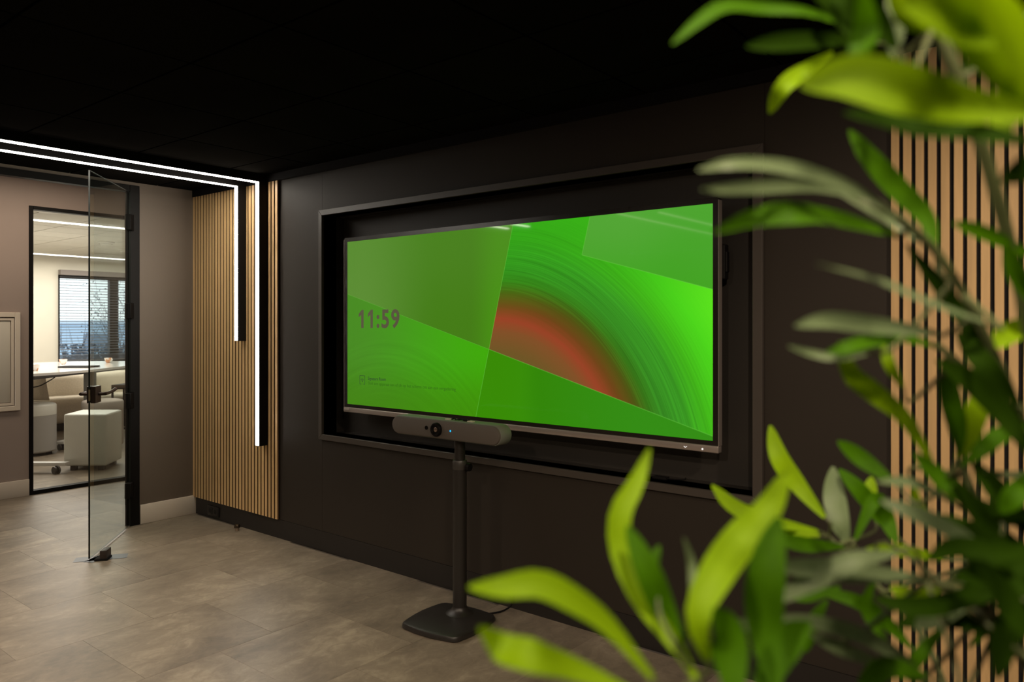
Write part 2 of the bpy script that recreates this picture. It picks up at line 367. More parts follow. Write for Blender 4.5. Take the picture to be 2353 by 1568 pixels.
# ---------------------------------------------------------------- LED profiles
def led(x,zend,label):
    t=thing('led_profile',label,'light',(x,-.021,CZ),0,'linear LED lights that bend down the slatted panel')
    d=.064; zt=2.418-CZ; yl=-2.88
    bm=bmesh.new()
    box(bm,-.021,.021,-d,0,zend-CZ,zt+.022)                      # down the panel
    box(bm,-.021,.021,yl,-d,zt+.002,-.0)                           # along the ceiling
    box(bm,-.021,.021,-d,0,zt+.022,-.0)
    obj('housing',bm,M_black,t)
    bm=bmesh.new(); box(bm,-.017,.017,-d-.004,-d+.001,zend-CZ+.004,zt+.001); box(bm,-.017,.017,yl+.004,-d-.004,zt-.003,zt+.002)
    obj('diffuser',bm,M_led,t)
led(.712,1.334,'shorter LED light line, nearer the door, bending down the slats')
led(.973,.623,'longer LED light line, reaching low down the slatted panel')
for i,(x,l) in enumerate(((2.10,'leftmost LED ceiling line behind the camera, mirrored in the screen'),(2.42,'second LED ceiling line behind the camera, mirrored in the screen'))):
    t=thing('ceiling_light_line',l,'light',(x,-3.6,CZ),0)
    bx('housing',M_black,-.021,.021,-1.9,.9-i*.15,-.05,0,t); bx('diffuser',M_led2,-.016,.016,-1.88,.88-i*.15,-.054,-.049,t)
for i,(x,l) in enumerate(((5.86,'LED ceiling line above the plant'),(6.12,'outer LED ceiling line right of the plant'))):
    t=thing('ceiling_light_line',l,'light',(x,-2.6,CZ),0)  # unseen pair added to light the leaves and right slats
    bx('housing',M_black,-.021,.021,-1.9,1.9,-.05,0,t); bx('diffuser',M_led2,-.016,.016,-1.88,1.88,-.054,-.049,t)

for i,(a,b_,p) in enumerate(DOWN):  # housings for the added ceiling spots
    t=thing('downlight',['ceiling downlight over the floor near the door, out of the picture','ceiling downlight behind the camera, middle of the room','ceiling downlight behind and right of the camera','ceiling downlight beside the plant','ceiling downlight right of the plant near the slatted wall'][i],'light',(a[0],a[1],CZ),0)
    bm=bmesh.new(); lathe(bm,[(.075,0),(.075,-.006),(.062,-.010),(.055,-.002),(.0001,-.001)],28); obj('ring',bm,M_black,t,smooth=True)
# ---------------------------------------------------------------- socket and floor stop
so=thing('power_socket','black double power socket in the dark skirting under the slats','socket',(.275,-.003,.058))
bx('cover_plate',mat('socket black',(.012,.010,.009),.35),-.077,.077,-.010,0,-.037,.037,so,bev=.002)
for s in (-1,1):
    bm=bmesh.new(); box(bm,-.026,.026,-.013,-.010,-.026,.026,bev=.001)
    f=obj('socket_insert',bm,mat('socket black',(0,0,0)),so,loc=(s*.035,0,0))
    bm=bmesh.new(); cyl(bm,(0,-.0136,0),(0,-.0128,0),.019,n=24); obj('socket_well',bm,mat('well black',(.002,.002,.002),.6),f)
    bm=bmesh.new(); cyl(bm,(0,-.0142,-.019),(0,-.0135,-.019),.003,n=10); obj('earth_contact',bm,mat('steel',(.6,.58,.55),.25,metal=1),f)
ds=thing('floor_stop','small steel floor door stop by the skirting near the socket','door stop',(.71,-.078,0))
bm=bmesh.new(); lathe(bm,[(0,0),(.014,0),(.014,.022),(0,.022)],24); obj('stem',bm,mat('brushed steel',(.45,.37,.29),.3,metal=.9),ds,smooth=True)
bm=bmesh.new(); lathe(bm,[(0,.022),(.020,.022),(.021,.034),(.018,.042),(.010,.046),(0,.047)],24); obj('rubber_cap',bm,mat('dark nickel',(.10,.075,.05),.25,metal=.8),ds,smooth=True)

# ---------------------------------------------------------------- the screen
TX,TZ,TY=3.000,1.4475,.02
tv=thing('wall_display','ultra wide wall display showing a green lock screen, set in the wall niche','display',(TX,TY,TZ))
hw,hh=1.236,.5425
M_bezel=mat('display bezel',(.018,.014,.012),.25)
M_alu=mat('display aluminium',(.42,.36,.33),.35,metal=.6)
bx('back_cover',M_blackmatt,-hw+.06,hw-.06,.03,.085,-hh+.06,hh-.06,tv,bev=.01)
bx('wall_bracket',M_blackmatt,-.5,.5,.085,.14,-.2,.2,tv)
def rrect(a,b,c,d,r,n=6):
    P=[]
    for cx,cy,s in ((b-r,d-r,0),(a+r,d-r,90),(a+r,c+r,180),(b-r,c+r,270)):
        for i in range(n+1):
            t=R(s+90*i/n); P.append((cx+r*math.cos(t),cy+r*math.sin(t)))
    return P
bm=bmesh.new(); P=rrect(-hw,hw,-hh,hh,.012)
f=[bm.verts.new((x,-.0,z)) for x,z in P]; k=[bm.verts.new((x,.03,z)) for x,z in P]; n=len(P)
bm.faces.new(f);bm.faces.new(k[::-1])
for i in range(n): bm.faces.new((f[i],k[i],k[(i+1)%n],f[(i+1)%n]))
obj('bezel',bm,M_bezel,tv)
bx('bottom_rail',M_alu,-hw-.0005,hw+.0005,-.006,.03,-hh-.0005,-hh+.030,tv,bev=.004,seg=3)
bx('side_edge',M_alu,hw-.002,hw+.0012,-.002,.03,-hh+.03,hh-.012,tv); bx('side_edge',M_alu,-hw-.0012,-hw+.002,-.002,.03,-hh+.03,hh-.012,tv)
SW,SH=1.206,.5045; SCX,SCZ=.0,.0125
def screen_mat():
    m=bpy.data.materials.new('lock screen picture'); m.use_nodes=True; nt=m.node_tree; nn=nt.nodes.new; lk=nt.links.new
    b=nt.nodes['Principled BSDF']
    tc=nn('ShaderNodeTexCoord'); sp=nn('ShaderNodeSeparateXYZ'); lk(tc.outputs['Object'],sp.inputs[0])
    class E:
        def __init__(s,o): s.o=o
        def __add__(a,b): return op('ADD',a,b)
        def __sub__(a,b): return op('SUBTRACT',a,b)
        def __mul__(a,b): return op('MULTIPLY',a,b)
        def __truediv__(a,b): return op('DIVIDE',a,b)
    def op(k,*a):
        n=nn('ShaderNodeMath'); n.operation=k
        for i,v in enumerate(a):
            if isinstance(v,E): lk(v.o,n.inputs[i])
            else: n.inputs[i].default_value=v
        return E(n.outputs[0])
    def sm(v,a,b):
        n=nn('ShaderNodeMapRange'); n.interpolation_type='SMOOTHSTEP'; lk(v.o,n.inputs[0]); n.inputs[1].default_value=a; n.inputs[2].default_value=b; return E(n.outputs[0])
    def mix(f,a,c):
        n=nn('ShaderNodeMix'); n.data_type='RGBA'
        if isinstance(f,E): lk(f.o,n.inputs[0])
        else: n.inputs[0].default_value=f
        for i,v in ((6,a),(7,c)):
            if isinstance(v,tuple): n.inputs[i].default_value=v
            else: lk(v,n.inputs[i])
        return n.outputs[2]
    def ramp(v,st):
        n=nn('ShaderNodeValToRGB'); lk(v.o,n.inputs[0]); e=n.color_ramp.elements
        e[0].position=st[0][0]; e[0].color=st[0][1]; e[1].position=st[-1][0]; e[1].color=st[-1][1]
        for p,c in st[1:-1]:
            q=e.new(p); q.color=c
        return n.outputs[0]
    def cmb(x,y,z):
        n=nn('ShaderNodeCombineXYZ')
        for i,v in enumerate((x,y,z)):
            if isinstance(v,E): lk(v.o,n.inputs[i])
            else: n.inputs[i].default_value=v
        return n.outputs[0]
    X=E(sp.outputs[0]); Z=E(sp.outputs[2])
    def nz(vec,s,d=2):
        n=nn('ShaderNodeTexNoise'); n.inputs['Scale'].default_value=s; n.inputs['Detail'].default_value=d; lk(vec,n.inputs['Vector']); return E(n.outputs['Fac'])
    def arcs(cx,cz):
        dx=X-cx; dz=Z-cz; r=op('SQRT',dx*dx+dz*dz); th=op('ARCTAN2',dz,dx); return r,th
    r,th=arcs(0.0,-.75)
    rw=r+(op('SINE',th*3.0))*.012
    streak=nz(cmb(rw*120.,th*1.3,0.),1.0,5); streak=(streak-.5)*2.
    s_amt=sm(r,.84,.95)*(op('SUBTRACT',1.,sm(r,1.08,1.38)))
    C=srgb
    arc=ramp((r+streak*.015)/2.0,[(.30,C(110,85,38)),(.35,C(128,80,40)),(.385,C(152,66,38)),(.42,C(110,68,24)),(.455,C(78,84,18)),(.485,C(56,120,24)),(.515,C(54,136,32)),(.56,C(58,150,34)),(.61,C(66,178,24)),(.67,C(76,212,26)),(.75,C(96,232,30))])
    topd=sm(Z,.0,.50); arc=mix((topd*.75),arc,C(48,158,22))
    # dark green shade left at the seam of the red glow
    br=op('MULTIPLY_ADD',streak*s_amt,.5,1.0)
    n=nn('ShaderNodeVectorMath'); n.operation='SCALE'; lk(arc,n.inputs[0]); lk(br.o,n.inputs['Scale']); arc=n.outputs[0]
    soft=nz(cmb(X,0.,Z),1.6,1)
    low=mix(sm(X,-1.2,.0),C(72,138,34),C(64,168,10)); low=mix(sm(Z,-.15,-.50)*.6,low,C(62,122,4))
    r2,th2=arcs(-.85,-1.1); st2=(nz(cmb(r2*45.,th2*1.2,3.),1.0,3)-.5)*2.*sm(r2,.5,.75)*op('SUBTRACT',1.,sm(r2,.95,1.1))
    n=nn('ShaderNodeVectorMath'); n.operation='SCALE'; lk(low,n.inputs[0]); lk(op('MULTIPLY_ADD',st2,.16,1.0).o,n.inputs['Scale']); low=n.outputs[0]
    up=mix(sm(X,-1.1,-.4),C(92,140,52),C(68,124,22)); up=mix(sm(X,-.2,.05)*.8,up,C(74,150,20)); up=mix(sm(Z,-.05,.5)*.35,up,C(84,136,44))  # grey-green left and top: reflection veil painted into the picture
    rt=mix(sm(Z,.0,.5),C(62,166,24),C(92,168,62)); rt=mix(soft,rt,C(66,160,34))  # paler top of this corner carries the painted reflection veil
    bt=mix(sm(X,.0,1.0),C(56,138,4),C(58,152,28)); bt=mix(sm(X,.15,.3)*.4,bt,C(40,120,2))
    l1=(X-(Z*.2527))+.0094        # >0 right of the steep line
    l2=(Z+(X*.275))+.153          # >0 above the long diagonal
    l3=(X-(Z*.2527))-.46          # >0 right
    l4=(Z+(X*.277))-.4735         # >0 above
    gt=lambda v:op('GREATER_THAN',v,0.)
    left=mix(gt(l2),low,up)
    ur=gt(l3)*gt(l4)
    right=mix(ur,arc,rt)
    right=mix(gt(l2),bt,right)
    col=mix(gt(l1),left,right)
    # thin bright crease lines
    def line(v,mask,w=.0022): return op('LESS_THAN',op('ABSOLUTE',v),w)*mask
    ln=op('MAXIMUM',op('MAXIMUM',line(l1,1.0),line(l2,gt(l1))),op('MAXIMUM',line(l3,gt(l4)),line(l4,gt(l3))))
    ln=op('MAXIMUM',ln,line(l2,1.0,.0012))
    col=mix(ln*.3,col,C(110,205,70))
    b.inputs['Base Color'].default_value=(.004,.004,.004,1); b.inputs['Roughness'].default_value=.04
    b.inputs['Specular IOR Level'].default_value=.22
    lk(col,b.inputs['Emission Color']); b.inputs['Emission Strength'].default_value=1.0
    return m
bm=bmesh.new(); box(bm,-SW,SW,-.0015,.002,-SH,SH)
scr=obj('screen',bm,screen_mat(),tv,loc=(SCX+.003,-.0,SCZ))
def text(s,x,z,size,m,parent,bold=0,xs=1.0,y=-.0022,name='lettering',ex=.0003,sp=1.0):
    c=bpy.data.curves.new('t','FONT'); c.body=s; c.size=size; c.extrude=ex; c.offset=bold; c.resolution_u=4; c.space_character=sp
    o=bpy.data.objects.new('t',c); COL.objects.link(o)
    bpy.context.view_layer.update()
    me=bpy.data.meshes.new_from_object(o.evaluated_get(bpy.context.evaluated_depsgraph_get())); bpy.data.objects.remove(o); bpy.data.curves.remove(c)
    me.materials.clear(); me.materials.append(m)
    q=bpy.data.objects.new(name,me); COL.objects.link(q); q.parent=parent; q.rotation_euler=(R(90),0,0); q.location=(x,y,z); q.scale=(xs,1,1)
    return q
M_digit=mat('clock digits',(0,0,0),.3,emis=srgb(84,80,58),es=1)
M_txt=mat('small screen text',(0,0,0),.3,emis=srgb(42,66,40),es=1)
M_txt2=mat('faint screen text',(0,0,0),.3,emis=srgb(50,108,18),es=1)
def fit(q,x0,x1,z0,z1):
    vs=q.data.vertices; xs=[v.co.x for v in vs]; ys=[v.co.y for v in vs]; a,b,c,d=min(xs),max(xs),min(ys),max(ys)
    for v in vs: v.co.x=(v.co.x-a)/(b-a)*(x1-x0); v.co.y=(v.co.y-c)/(d-c)*(z1-z0)
    q.scale=(1,1,1); q.location=(x0,-.0022,z0); return q
ZB,ZT=-.032,.079
for x0,x1 in ((-1.097,-1.052),(-1.012,-.967)):
    bm=bmesh.new(); w_=x1-x0; sw=.0215; h_=ZT-ZB
    O=[(w_-sw,0),(w_,0),(w_,h_),(w_-sw*.75,h_),(w_-sw-.010,h_-.012),(0,h_-.024),(0,h_-.044),(w_-sw,h_-.030)]
    A_=[bm.verts.new((x,0,z)) for x,z in O]; B_=[bm.verts.new((x,.0005,z)) for x,z in O]; n=len(O)
    bm.faces.new(A_); bm.faces.new(B_[::-1])
    for i in range(n): bm.faces.new((A_[i],A_[(i+1)%n],B_[(i+1)%n],B_[i]))
    obj('clock_digit',bm,M_digit,scr,loc=(x0,-.0024,ZB))
fit(text(':',0,0,.15,M_digit,scr,bold=.004,name='clock_colon'),-.933,-.908,ZB,ZB+.080)
fit(text('5',0,0,.15,M_digit,scr,bold=.004,name='clock_digit'),-.889,-.823,ZB-.001,ZT)
fit(text('9',0,0,.15,M_digit,scr,bold=.004,name='clock_digit'),-.804,-.732,ZB-.001,ZT+.001)
fit(text('Signature Room',0,0,.026,M_txt,scr,name='room_text'),-1.011,-.852,-.352,-.327)
fit(text('Sluit een apparaat aan of tik op het scherm om aan een vergadering',0,0,.026,M_txt2,scr,name='hint_text'),-1.009,-.284,-.380,-.356)
bm=bmesh.new(); a,b_,c,d=-1.088,-1.040,-.376,-.322; w=.0025
for q in [(a,a+w,c,d),(b_-w,b_,c,d),(a,b_,d-w,d),(a,a+.014,c,c+w),(b_-.014,b_,c,c+w)]: box(bm,q[0],q[1],-.0025,-.0018,q[2],q[3])
for rr in (.008,.014):
    for i in range(8):
        t0=R(30+15*i);t1=R(30+15*(i+1)); cx,cz=(a+b_)/2,-.358
        v=[bm.verts.new((cx+q*math.cos(t),-.0025,cz+q*math.sin(t))) for q,t in ((rr,t0),(rr+w,t0),(rr+w,t1),(rr,t1))]; bm.faces.new(v)
cyl(bm,((a+b_)/2,-.0026,-.358),((a+b_)/2,-.0018,-.358),.0035,n=10)
obj('wireless_icon',bm,M_txt,scr)
# maker's plate, sensor and buttons on the rail, port box on the right
bx('name_plate',mat('plate grey',(.42,.38,.34),.4),-hw+.008,-hw+.058,-.0075,-.005,-hh+.014,-hh+.024,tv)
M_w=mat('white led dot',(.8,.8,.8),.3,emis=(.8,.8,.8),es=1)
bm=bmesh.new(); cyl(bm,(1.165,-.0075,-hh+.012),(1.165,-.005,-hh+.012),.004,n=12); obj('power_button',bm,M_w,tv)
bm=bmesh.new(); tube(bm,[(1.078,-.0068,-hh+.016),(1.085,-.0068,-hh+.011),(1.093,-.0068,-hh+.016)],.0012,6); obj('touch_mark',bm,M_w,tv)
bm=bmesh.new(); box(bm,hw-.02,hw+.012,.03,.075,.195,.345,bev=.004); box(bm,hw-.02,hw+.018,.04,.07,.225,.315,bev=.003); obj('port_box',bm,M_black,tv)
ad=thing('cable_adapter','small black cable adapter lying on the niche ledge, right end','adapter',(3.935,.075,NZ0))
bx('case',M_blackmatt,-.035,.035,-.018,.018,0,.012,ad,bev=.003)
bm=bmesh.new(); tube(bm,spline([(.035,0,.006),(.07,.01,.005),(.10,.035,.005),(.09,.065,.005)],12),.003,6); obj('lead',bm,M_blackmatt,ad)

# ---------------------------------------------------------------- camera stand with video bar
SX,SY=3.02,-.274
M_graph=mat('graphite powder coat',(.020,.017,.015),.38,noise=.03)
st=thing('camera_stand','black pole stand with square base in front of the display','stand',(SX,SY,0),R(6))
def bulged(hx,hy,b,n=10,r=.03):
    P=[]
    cs=[(hx,-hy),(hx,hy),(-hx,hy),(-hx,-hy)]
    for i in range(4):
        p=Vector(cs[i]);q=Vector(cs[(i+1)%4]); nrm=Vector((q.y-p.y,-(q.x-p.x))).normalized()
        for k in range(n):
            t=(k+.35)/(n-.3) ; t=.045+.91*k/(n-1)
            v=p.lerp(q,t)+nrm*(b*math.sin(math.pi*t)); P.append((v.x,v.y))
    return P
bm=bmesh.new(); P0=[(x,y-.085) for x,y in bulged(.165,.165,.022)]
rings=[]
for sc,z in ((.955,.0),(1.0,.006),(1.0,.016),(.975,.026),(.90,.031)):
    rings.append([bm.verts.new((x*sc,(y+.085)*sc-.085,z)) for x,y in P0])
n=len(P0)
for a,b_ in zip(rings,rings[1:]):
    for i in range(n): bm.faces.new((a[i],a[(i+1)%n],b_[(i+1)%n],b_[i]))
bm.faces.new(rings[0][::-1]); bm.faces.new(rings[-1])
obj('base',bm,M_graph,st,smooth=True)
bm=bmesh.new(); lathe(bm,[(.075,.029),(.062,.034),(.046,.044),(.038,.058),(.036,.064)],36); obj('base_collar',bm,M_graph,st,smooth=True)
bm=bmesh.new(); lathe(bm,[(.0345,.05),(.0345,.742),(0,.742)],36); obj('lower_pole',bm,M_graph,st,smooth=True)
bm=bmesh.new(); lathe(bm,[(.0345,.738),(.0362,.742),(.0362,.775),(.033,.783),(.027,.783)],36); obj('clamp_collar',bm,mat('collar grey',(.045,.04,.036),.4),st,smooth=True)
bm=bmesh.new(); cyl(bm,(.030,0,.752),(.052,0,.752),.006,n=12); cyl(bm,(.048,0,.752),(.064,0,.752),.021,.019,n=20); obj('clamp_knob',bm,M_black,st,smooth=True)
bm=bmesh.new(); lathe(bm,[(.0265,.776),(.0265,.88),(0,.88)],30); obj('upper_pole',bm,M_graph,st,smooth=True)
bx('mounting_plate',M_graph,-.07,.07,-.02,.03,.878,.8875,st)
vb=thing('video_bar','grey rounded video conference bar mounted on the black stand','camera',(2.985,-.318,.936))
M_bar=mat('warm grey bar fabric',(.105,.088,.074),.75,bump=.3,bscale=500)
M_barb=mat('bar shell grey green',(.17,.175,.15),.5)
def stadium(hw,hh,n=16):
    P=[]
    for s,cx in ((1,hw-hh),(-1,-hw+hh)):
        for i in range(n+1):
            t=R(-90+180*i/n) if s>0 else R(90+180*i/n); P.append((cx+hh*math.cos(t),hh*math.sin(t)))
    return P
def loft(bm,secs,capa=True,capb=True):
    rs=[[bm.verts.new((x,y,z)) for x,z in P] for y,P in secs]; n=len(rs[0])
    for a,b in zip(rs,rs[1:]):
        for i in range(n): bm.faces.new((a[i],a[(i+1)%n],b[(i+1)%n],b[i]))
    if capa: bm.faces.new(rs[0][::-1])
    if capb: bm.faces.new(rs[-1])
BH,BW=.0475,.366
bm=bmesh.new(); loft(bm,[(-.034,stadium(BW-.002,BH-.002)),(-.030,stadium(BW,BH)),(.040,stadium(BW,BH)),(.048,stadium(BW-.006,BH-.006))]); obj('shell',bm,M_barb,vb,smooth=True)
bm=bmesh.new(); loft(bm,[(-.044,stadium(BW-.012,BH-.010)),(-.042,stadium(BW-.007,BH-.006)),(-.033,stadium(BW-.004,BH-.004))]); obj('front_grille',bm,M_bar,vb,smooth=True)
lx=-.035
ln=empty('lens',(lx,-.044,.0),0,vb)
bm=bmesh.new(); 
def ringy(bm,prof,n=32):
    rs=[[bm.verts.new((r*math.cos(2*math.pi*i/n),y,r*math.sin(2*math.pi*i/n))) for i in range(n)] for r,y in prof]
    for a,b in zip(rs,rs[1:]):
        for i in range(n): bm.faces.new((a[i],a[(i+1)%n],b[(i+1)%n],b[i]))
ringy(bm,[(.034,.002),(.034,-.012),(.031,-.016),(.024,-.016),(.021,-.010),(.0001,-.009)]); obj('lens_ring',bm,M_black,ln,smooth=True)
bm=bmesh.new(); ringy(bm,[(.012,-.0095),(.011,-.012),(.006,-.0145),(.0001,-.015)]); obj('lens_glass',bm,mat('lens glass',(.30,.22,.18),.12,metal=.7),ln,smooth=True)
bm=bmesh.new(); ringy(bm,[(.010,.0),(.010,-.003),(.007,-.003),(.006,-.001),(.0001,-.001)],20); obj('sensor',bm,M_black,vb,smooth=True,loc=(-.108,-.0435,.002))
bm=bmesh.new(); cyl(bm,(.055,-.0452,.0),(.055,-.043,.0),.0045,n=12); obj('status_light',bm,mat('blue led',(0,.1,.2),.3,emis=(.01,.42,.95),es=1.5),vb)
bx('clip',M_cream,-.012,.022,-.012,.004,BH-.001,BH+.005,vb); bx('clip',M_cream,.135,.170,-.012,.004,BH-.001,BH+.005,vb)
wb=thing('coiled_cable','thin dark cable lying on top of the video bar','cable',(2.985,-.318,.936+BH))
random.seed(3)
bm=bmesh.new(); tube(bm,spline([(.024+.014*i,-.004+.014*math.sin(i*1.7),.0035+.004*abs(math.sin(i*1.3))) for i in range(9)],60),.0028,6); obj('cable_coil',bm,M_blackmatt,wb,smooth=True)
bm=bmesh.new(); tube(bm,[(.06,.008,.004),(.088,.012,.007),(.115,.006,.004)],.004,8); obj('plug',bm,M_blackmatt,wb)
cb=bmesh.new(); tube(cb,spline([(3.085,-.160,.006),(3.10,-.145,.006),(3.12,-.11,.006),(3.13,-.06,.006),(3.135,-.012,.02),(3.135,-.010,.06)],24),.0045,8)
tag(obj('power_cable',cb,M_blackmatt,smooth=True),'black cable from the stand base to the wall skirting','cable')

# ---------------------------------------------------------------- meeting room beyond
MX0,MX1=-8.5,FX-.10
CZ2=2.60
wm=struct(empty('wall_far'))
WY0,WY1,WZ0,WZ1=2.185,5.0,.79,2.30
for b in [(-3.2,WY0,0,CZ2+.1),(WY1,5.6,0,CZ2+.1),(WY0,WY1,0,WZ0),(WY0,WY1,WZ1,CZ2+.1)]: bx('wall_panel',M_white,MX0-.2,MX0,b[0],b[1],b[2],b[3],wm)
struct(bx('wall_side',M_white,MX0,MX1,5.5,5.6,0,CZ2+.1)); struct(bx('wall_near',M_white,MX0,MX1,-3.3,-3.2,0,CZ2+.1))
cf=struct(bx('ceiling_meeting',mat('grid grey',(.22,.21,.18),.7),MX0-.2,MX1,-3.3,5.6,CZ2+.008,CZ2+.06))
bm=bmesh.new(); box(bm,-.294,.294,-.294,.294,0,.008); ct=obj('ceiling_tile',bm,M_ceilw,cf,loc=(-2.1,-.9,CZ2))
first=True
for i in range(11):
    for j in range(-4,10):
        x=-2.1-.6*i; y=-.9+.6*j
        if i==0 and j==0: continue
        if j<-1 or j>7: continue
        copy_to(ct,cf,(x,y,CZ2))
boxes('ceiling_tile',M_ceilw,[(MX0,MX1,-3.3,-1.82,CZ2,CZ2+.008),(MX0,MX1,3.62,5.6,CZ2,CZ2+.008)],cf,kind='stuff')
# window with mullion and blind
w1=struct(empty('window_1'))
M_dk=mat('anthracite window frame',(.045,.048,.05),.45)
boxes('window_frame',M_dk,[(MX0-.14,MX0-.06,WY0-.0,WY0+.05,WZ0,WZ1),(MX0-.14,MX0-.06,WY1-.05,WY1,WZ0,WZ1),(MX0-.14,MX0-.06,WY0,WY1,WZ1-.06,WZ1),(MX0-.14,MX0-.06,WY0,WY1,WZ0,WZ0+.06)],w1)
bx('mullion',M_dk,MX0-.14,MX0-.05,3.05,3.20,WZ0+.06,WZ1-.06,w1)
bx('window_pane',M_pane,MX0-.11,MX0-.10,WY0+.05,3.05,WZ0+.06,WZ1-.06,w1); bx('window_pane',M_pane,MX0-.11,MX0-.10,3.20,WY1-.05,WZ0+.06,WZ1-.06,w1)
bx('window_sill',M_cream,MX0-.05,MX0+.14,WY0-.03,WY1,WZ0-.03,WZ0,w1,bev=.004)
bl=thing('venetian_blind','grey venetian blind lowered over the meeting room window','blind',(MX0+.06,(WY0+4.6)/2,WZ1))
bw=(4.6-WY0)/2
M_blind=mat('grey blind slat',(.13,.135,.15),.5)
bx('head_rail',mat('taupe headrail',(.22,.19,.175),.6),-.05,.05,-bw,bw,-.01,.075,bl)
bm=bmesh.new()
for k in range(5):
    pass
A=[]
for i in range(5):
    xx=-.025+.0125*i; A.append((bm.verts.new((xx,-bw,.003*(1-((i-2)/2)**2))),bm.verts.new((xx,bw,.003*(1-((i-2)/2)**2)))))
for p,q in zip(A,A[1:]): bm.faces.new((p[0],p[1],q[1],q[0]))
bmesh.ops.solidify(bm,geom=bm.faces[:],thickness=.0006)
sl=obj('blind_slat',bm,M_blind,bl,loc=(0,0,-.04),rot=(0,R(15),0)); nsl=29
for k in range(1,nsl): copy_to(sl,bl,(0,0,-.04-.0475*k),(0,R(15),0))
for k in range(4): copy_to(sl,bl,(0,0,-.04-.0475*(nsl-1)-.018*(k+1)+.0),(0,R(14),0))
bx('bottom_rail',M_blind,-.025,.025,-bw,bw,-1.475,-1.455,bl)
for y in (-bw+.12,-.1,bw-.3):
    bx('ladder_cord',M_blind,-.0265,-.0255,y-.001,y+.001,-1.46,-.01,bl)
# LED lines, diffusers on the ceiling
def far_line(x,label):
    t=thing('ceiling_light_line',label,'light',(x,.9,CZ2),0,'LED lines across the meeting room ceiling')
    bx('housing',M_ceilw,-.03,.03,-2.4,3.2,-.0025,0,t); bx('diffuser',M_led3,-.022,.022,-2.4,3.2,-.014,-.001,t)
far_line(-3.72,'nearer LED line across the meeting room ceiling, seen high through the glass')
far_line(-8.15,'farther LED line at the back wall of the meeting room, above the blind')
def disc(px,x,y,r,label):
    t=thing('ceiling_vent',label,'vent',(x,y,CZ2),0,'round ceiling vents in the meeting room')
    bm=bmesh.new(); lathe(bm,[(r,0),(r,-.008),(r*.86,-.018),(r*.80,-.010),(r*.55,-.004)],32); obj('outer_ring',bm,mat('vent white',(.72,.70,.64),.5),t,smooth=True)
    bm=bmesh.new(); lathe(bm,[(r*.74,-.02),(r*.66,-.034),(r*.3,-.040),(0.0001,-.040)],32); obj('inner_disc',bm,mat('vent white',(0,0,0)),t,smooth=True)
disc(183,-2.75,-.02,.17,'large round ceiling vent nearest the glass pane')
disc(234,-5.53,1.70,.11,'smaller round ceiling vent in mid ceiling right of the door edge')
disc(287,-6.35,2.33,.11,'farthest round ceiling vent, near the door hinge')

# table: frame of reference along the view of the long axis
U=Vector((.778,.628,0)); D=Vector((-.628,.778,0)); C0=Vector((5.58,-3.037,0))
def dp(d,u,z=0): p=C0+D*d+U*u; return (p.x,p.y,z)
tb=thing('meeting_table','white oval meeting table with grey frame on castors, seen through the glass','table',(0,0,0))
TZt=.92
c=dp(9.45,-5.85); M_top=mat('white gloss table top',(.74,.72,.69),.12)
P=[]
for i in range(64):
    t=2*math.pi*i/64; ct_,s_=math.cos(t),math.sin(t); e=2/2.6
    a=1.62*abs(ct_)**e*(1 if ct_>0 else -1); b_=.92*abs(s_)**e*(1 if s_>0 else -1)
    q=dp(9.45+a,-5.85+b_); P.append((q[0],q[1]))
bm=bmesh.new(); prism(bm,P,TZt-.028,TZt,.003); obj('table_top',bm,M_top,tb,smooth=False)
RZ=math.atan2(U.y,U.x)
def pbox(name,m,d0,d1,u0,u1,z0,z1,parent,bev=.003):
    bm=bmesh.new(); Mx=Matrix.Translation(C0)@Matrix(((U.x,D.x,0,0),(U.y,D.y,0,0),(0,0,1,0),(0,0,0,1)))
    box(bm,u0,u1,d0,d1,z0,z1,bev,2)
    for v in bm.verts: v.co=Mx@v.co
    return obj(name,bm,m,parent,smooth=True)
M_gf=mat('light grey frame',(.30,.32,.33),.45); M_gw=mat('white frame',(.66,.65,.62),.4)
pbox('frame_beam',mat('dark grey beam',(.10,.105,.12),.5),8.35,10.6,-5.30,-5.22,TZt-.075,TZt-.029,tb)
for d,u in ((7.95,-5.9),(9.35,-5.17)):
    pbox('leg_column',M_gf,d-.045,d+.045,u-.055,u+.055,.50,TZt-.029,tb); pbox('leg_sleeve',M_gf,d-.055,d+.055,u-.065,u+.065,.08,.5,tb)
pbox('foot',M_gw,7.42,7.50,-6.3,-4.345,.072,.105,tb); pbox('foot',M_gw,8.78,9.95,-5.24,-5.16,.072,.105,tb)
for d,u in ((7.40,-4.42),(8.80,-5.20)):
    bm=bmesh.new(); p=Vector(dp(d,u,.036)); w=U*.5+D*.86
    for s in (-1,1): cyl(bm,p+w*.008*s,p+w*.026*s,.036,n=20)
    cyl(bm,p+Vector((0,0,.01)),p+Vector((0,0,.045)),.010,n=10); obj('castor',bm,mat('castor dark',(.035,.028,.026),.5),tb,smooth=True)
bm=bmesh.new(); tube(bm,spline([dp(8.2,-5.45,.80),dp(8.25,-5.30,.77),dp(8.3,-5.16,.775),dp(8.35,-5.06,.835),dp(8.4,-5.03,.87)],20),.006,8); obj('table_cable',bm,M_blackmatt,tb,smooth=True)
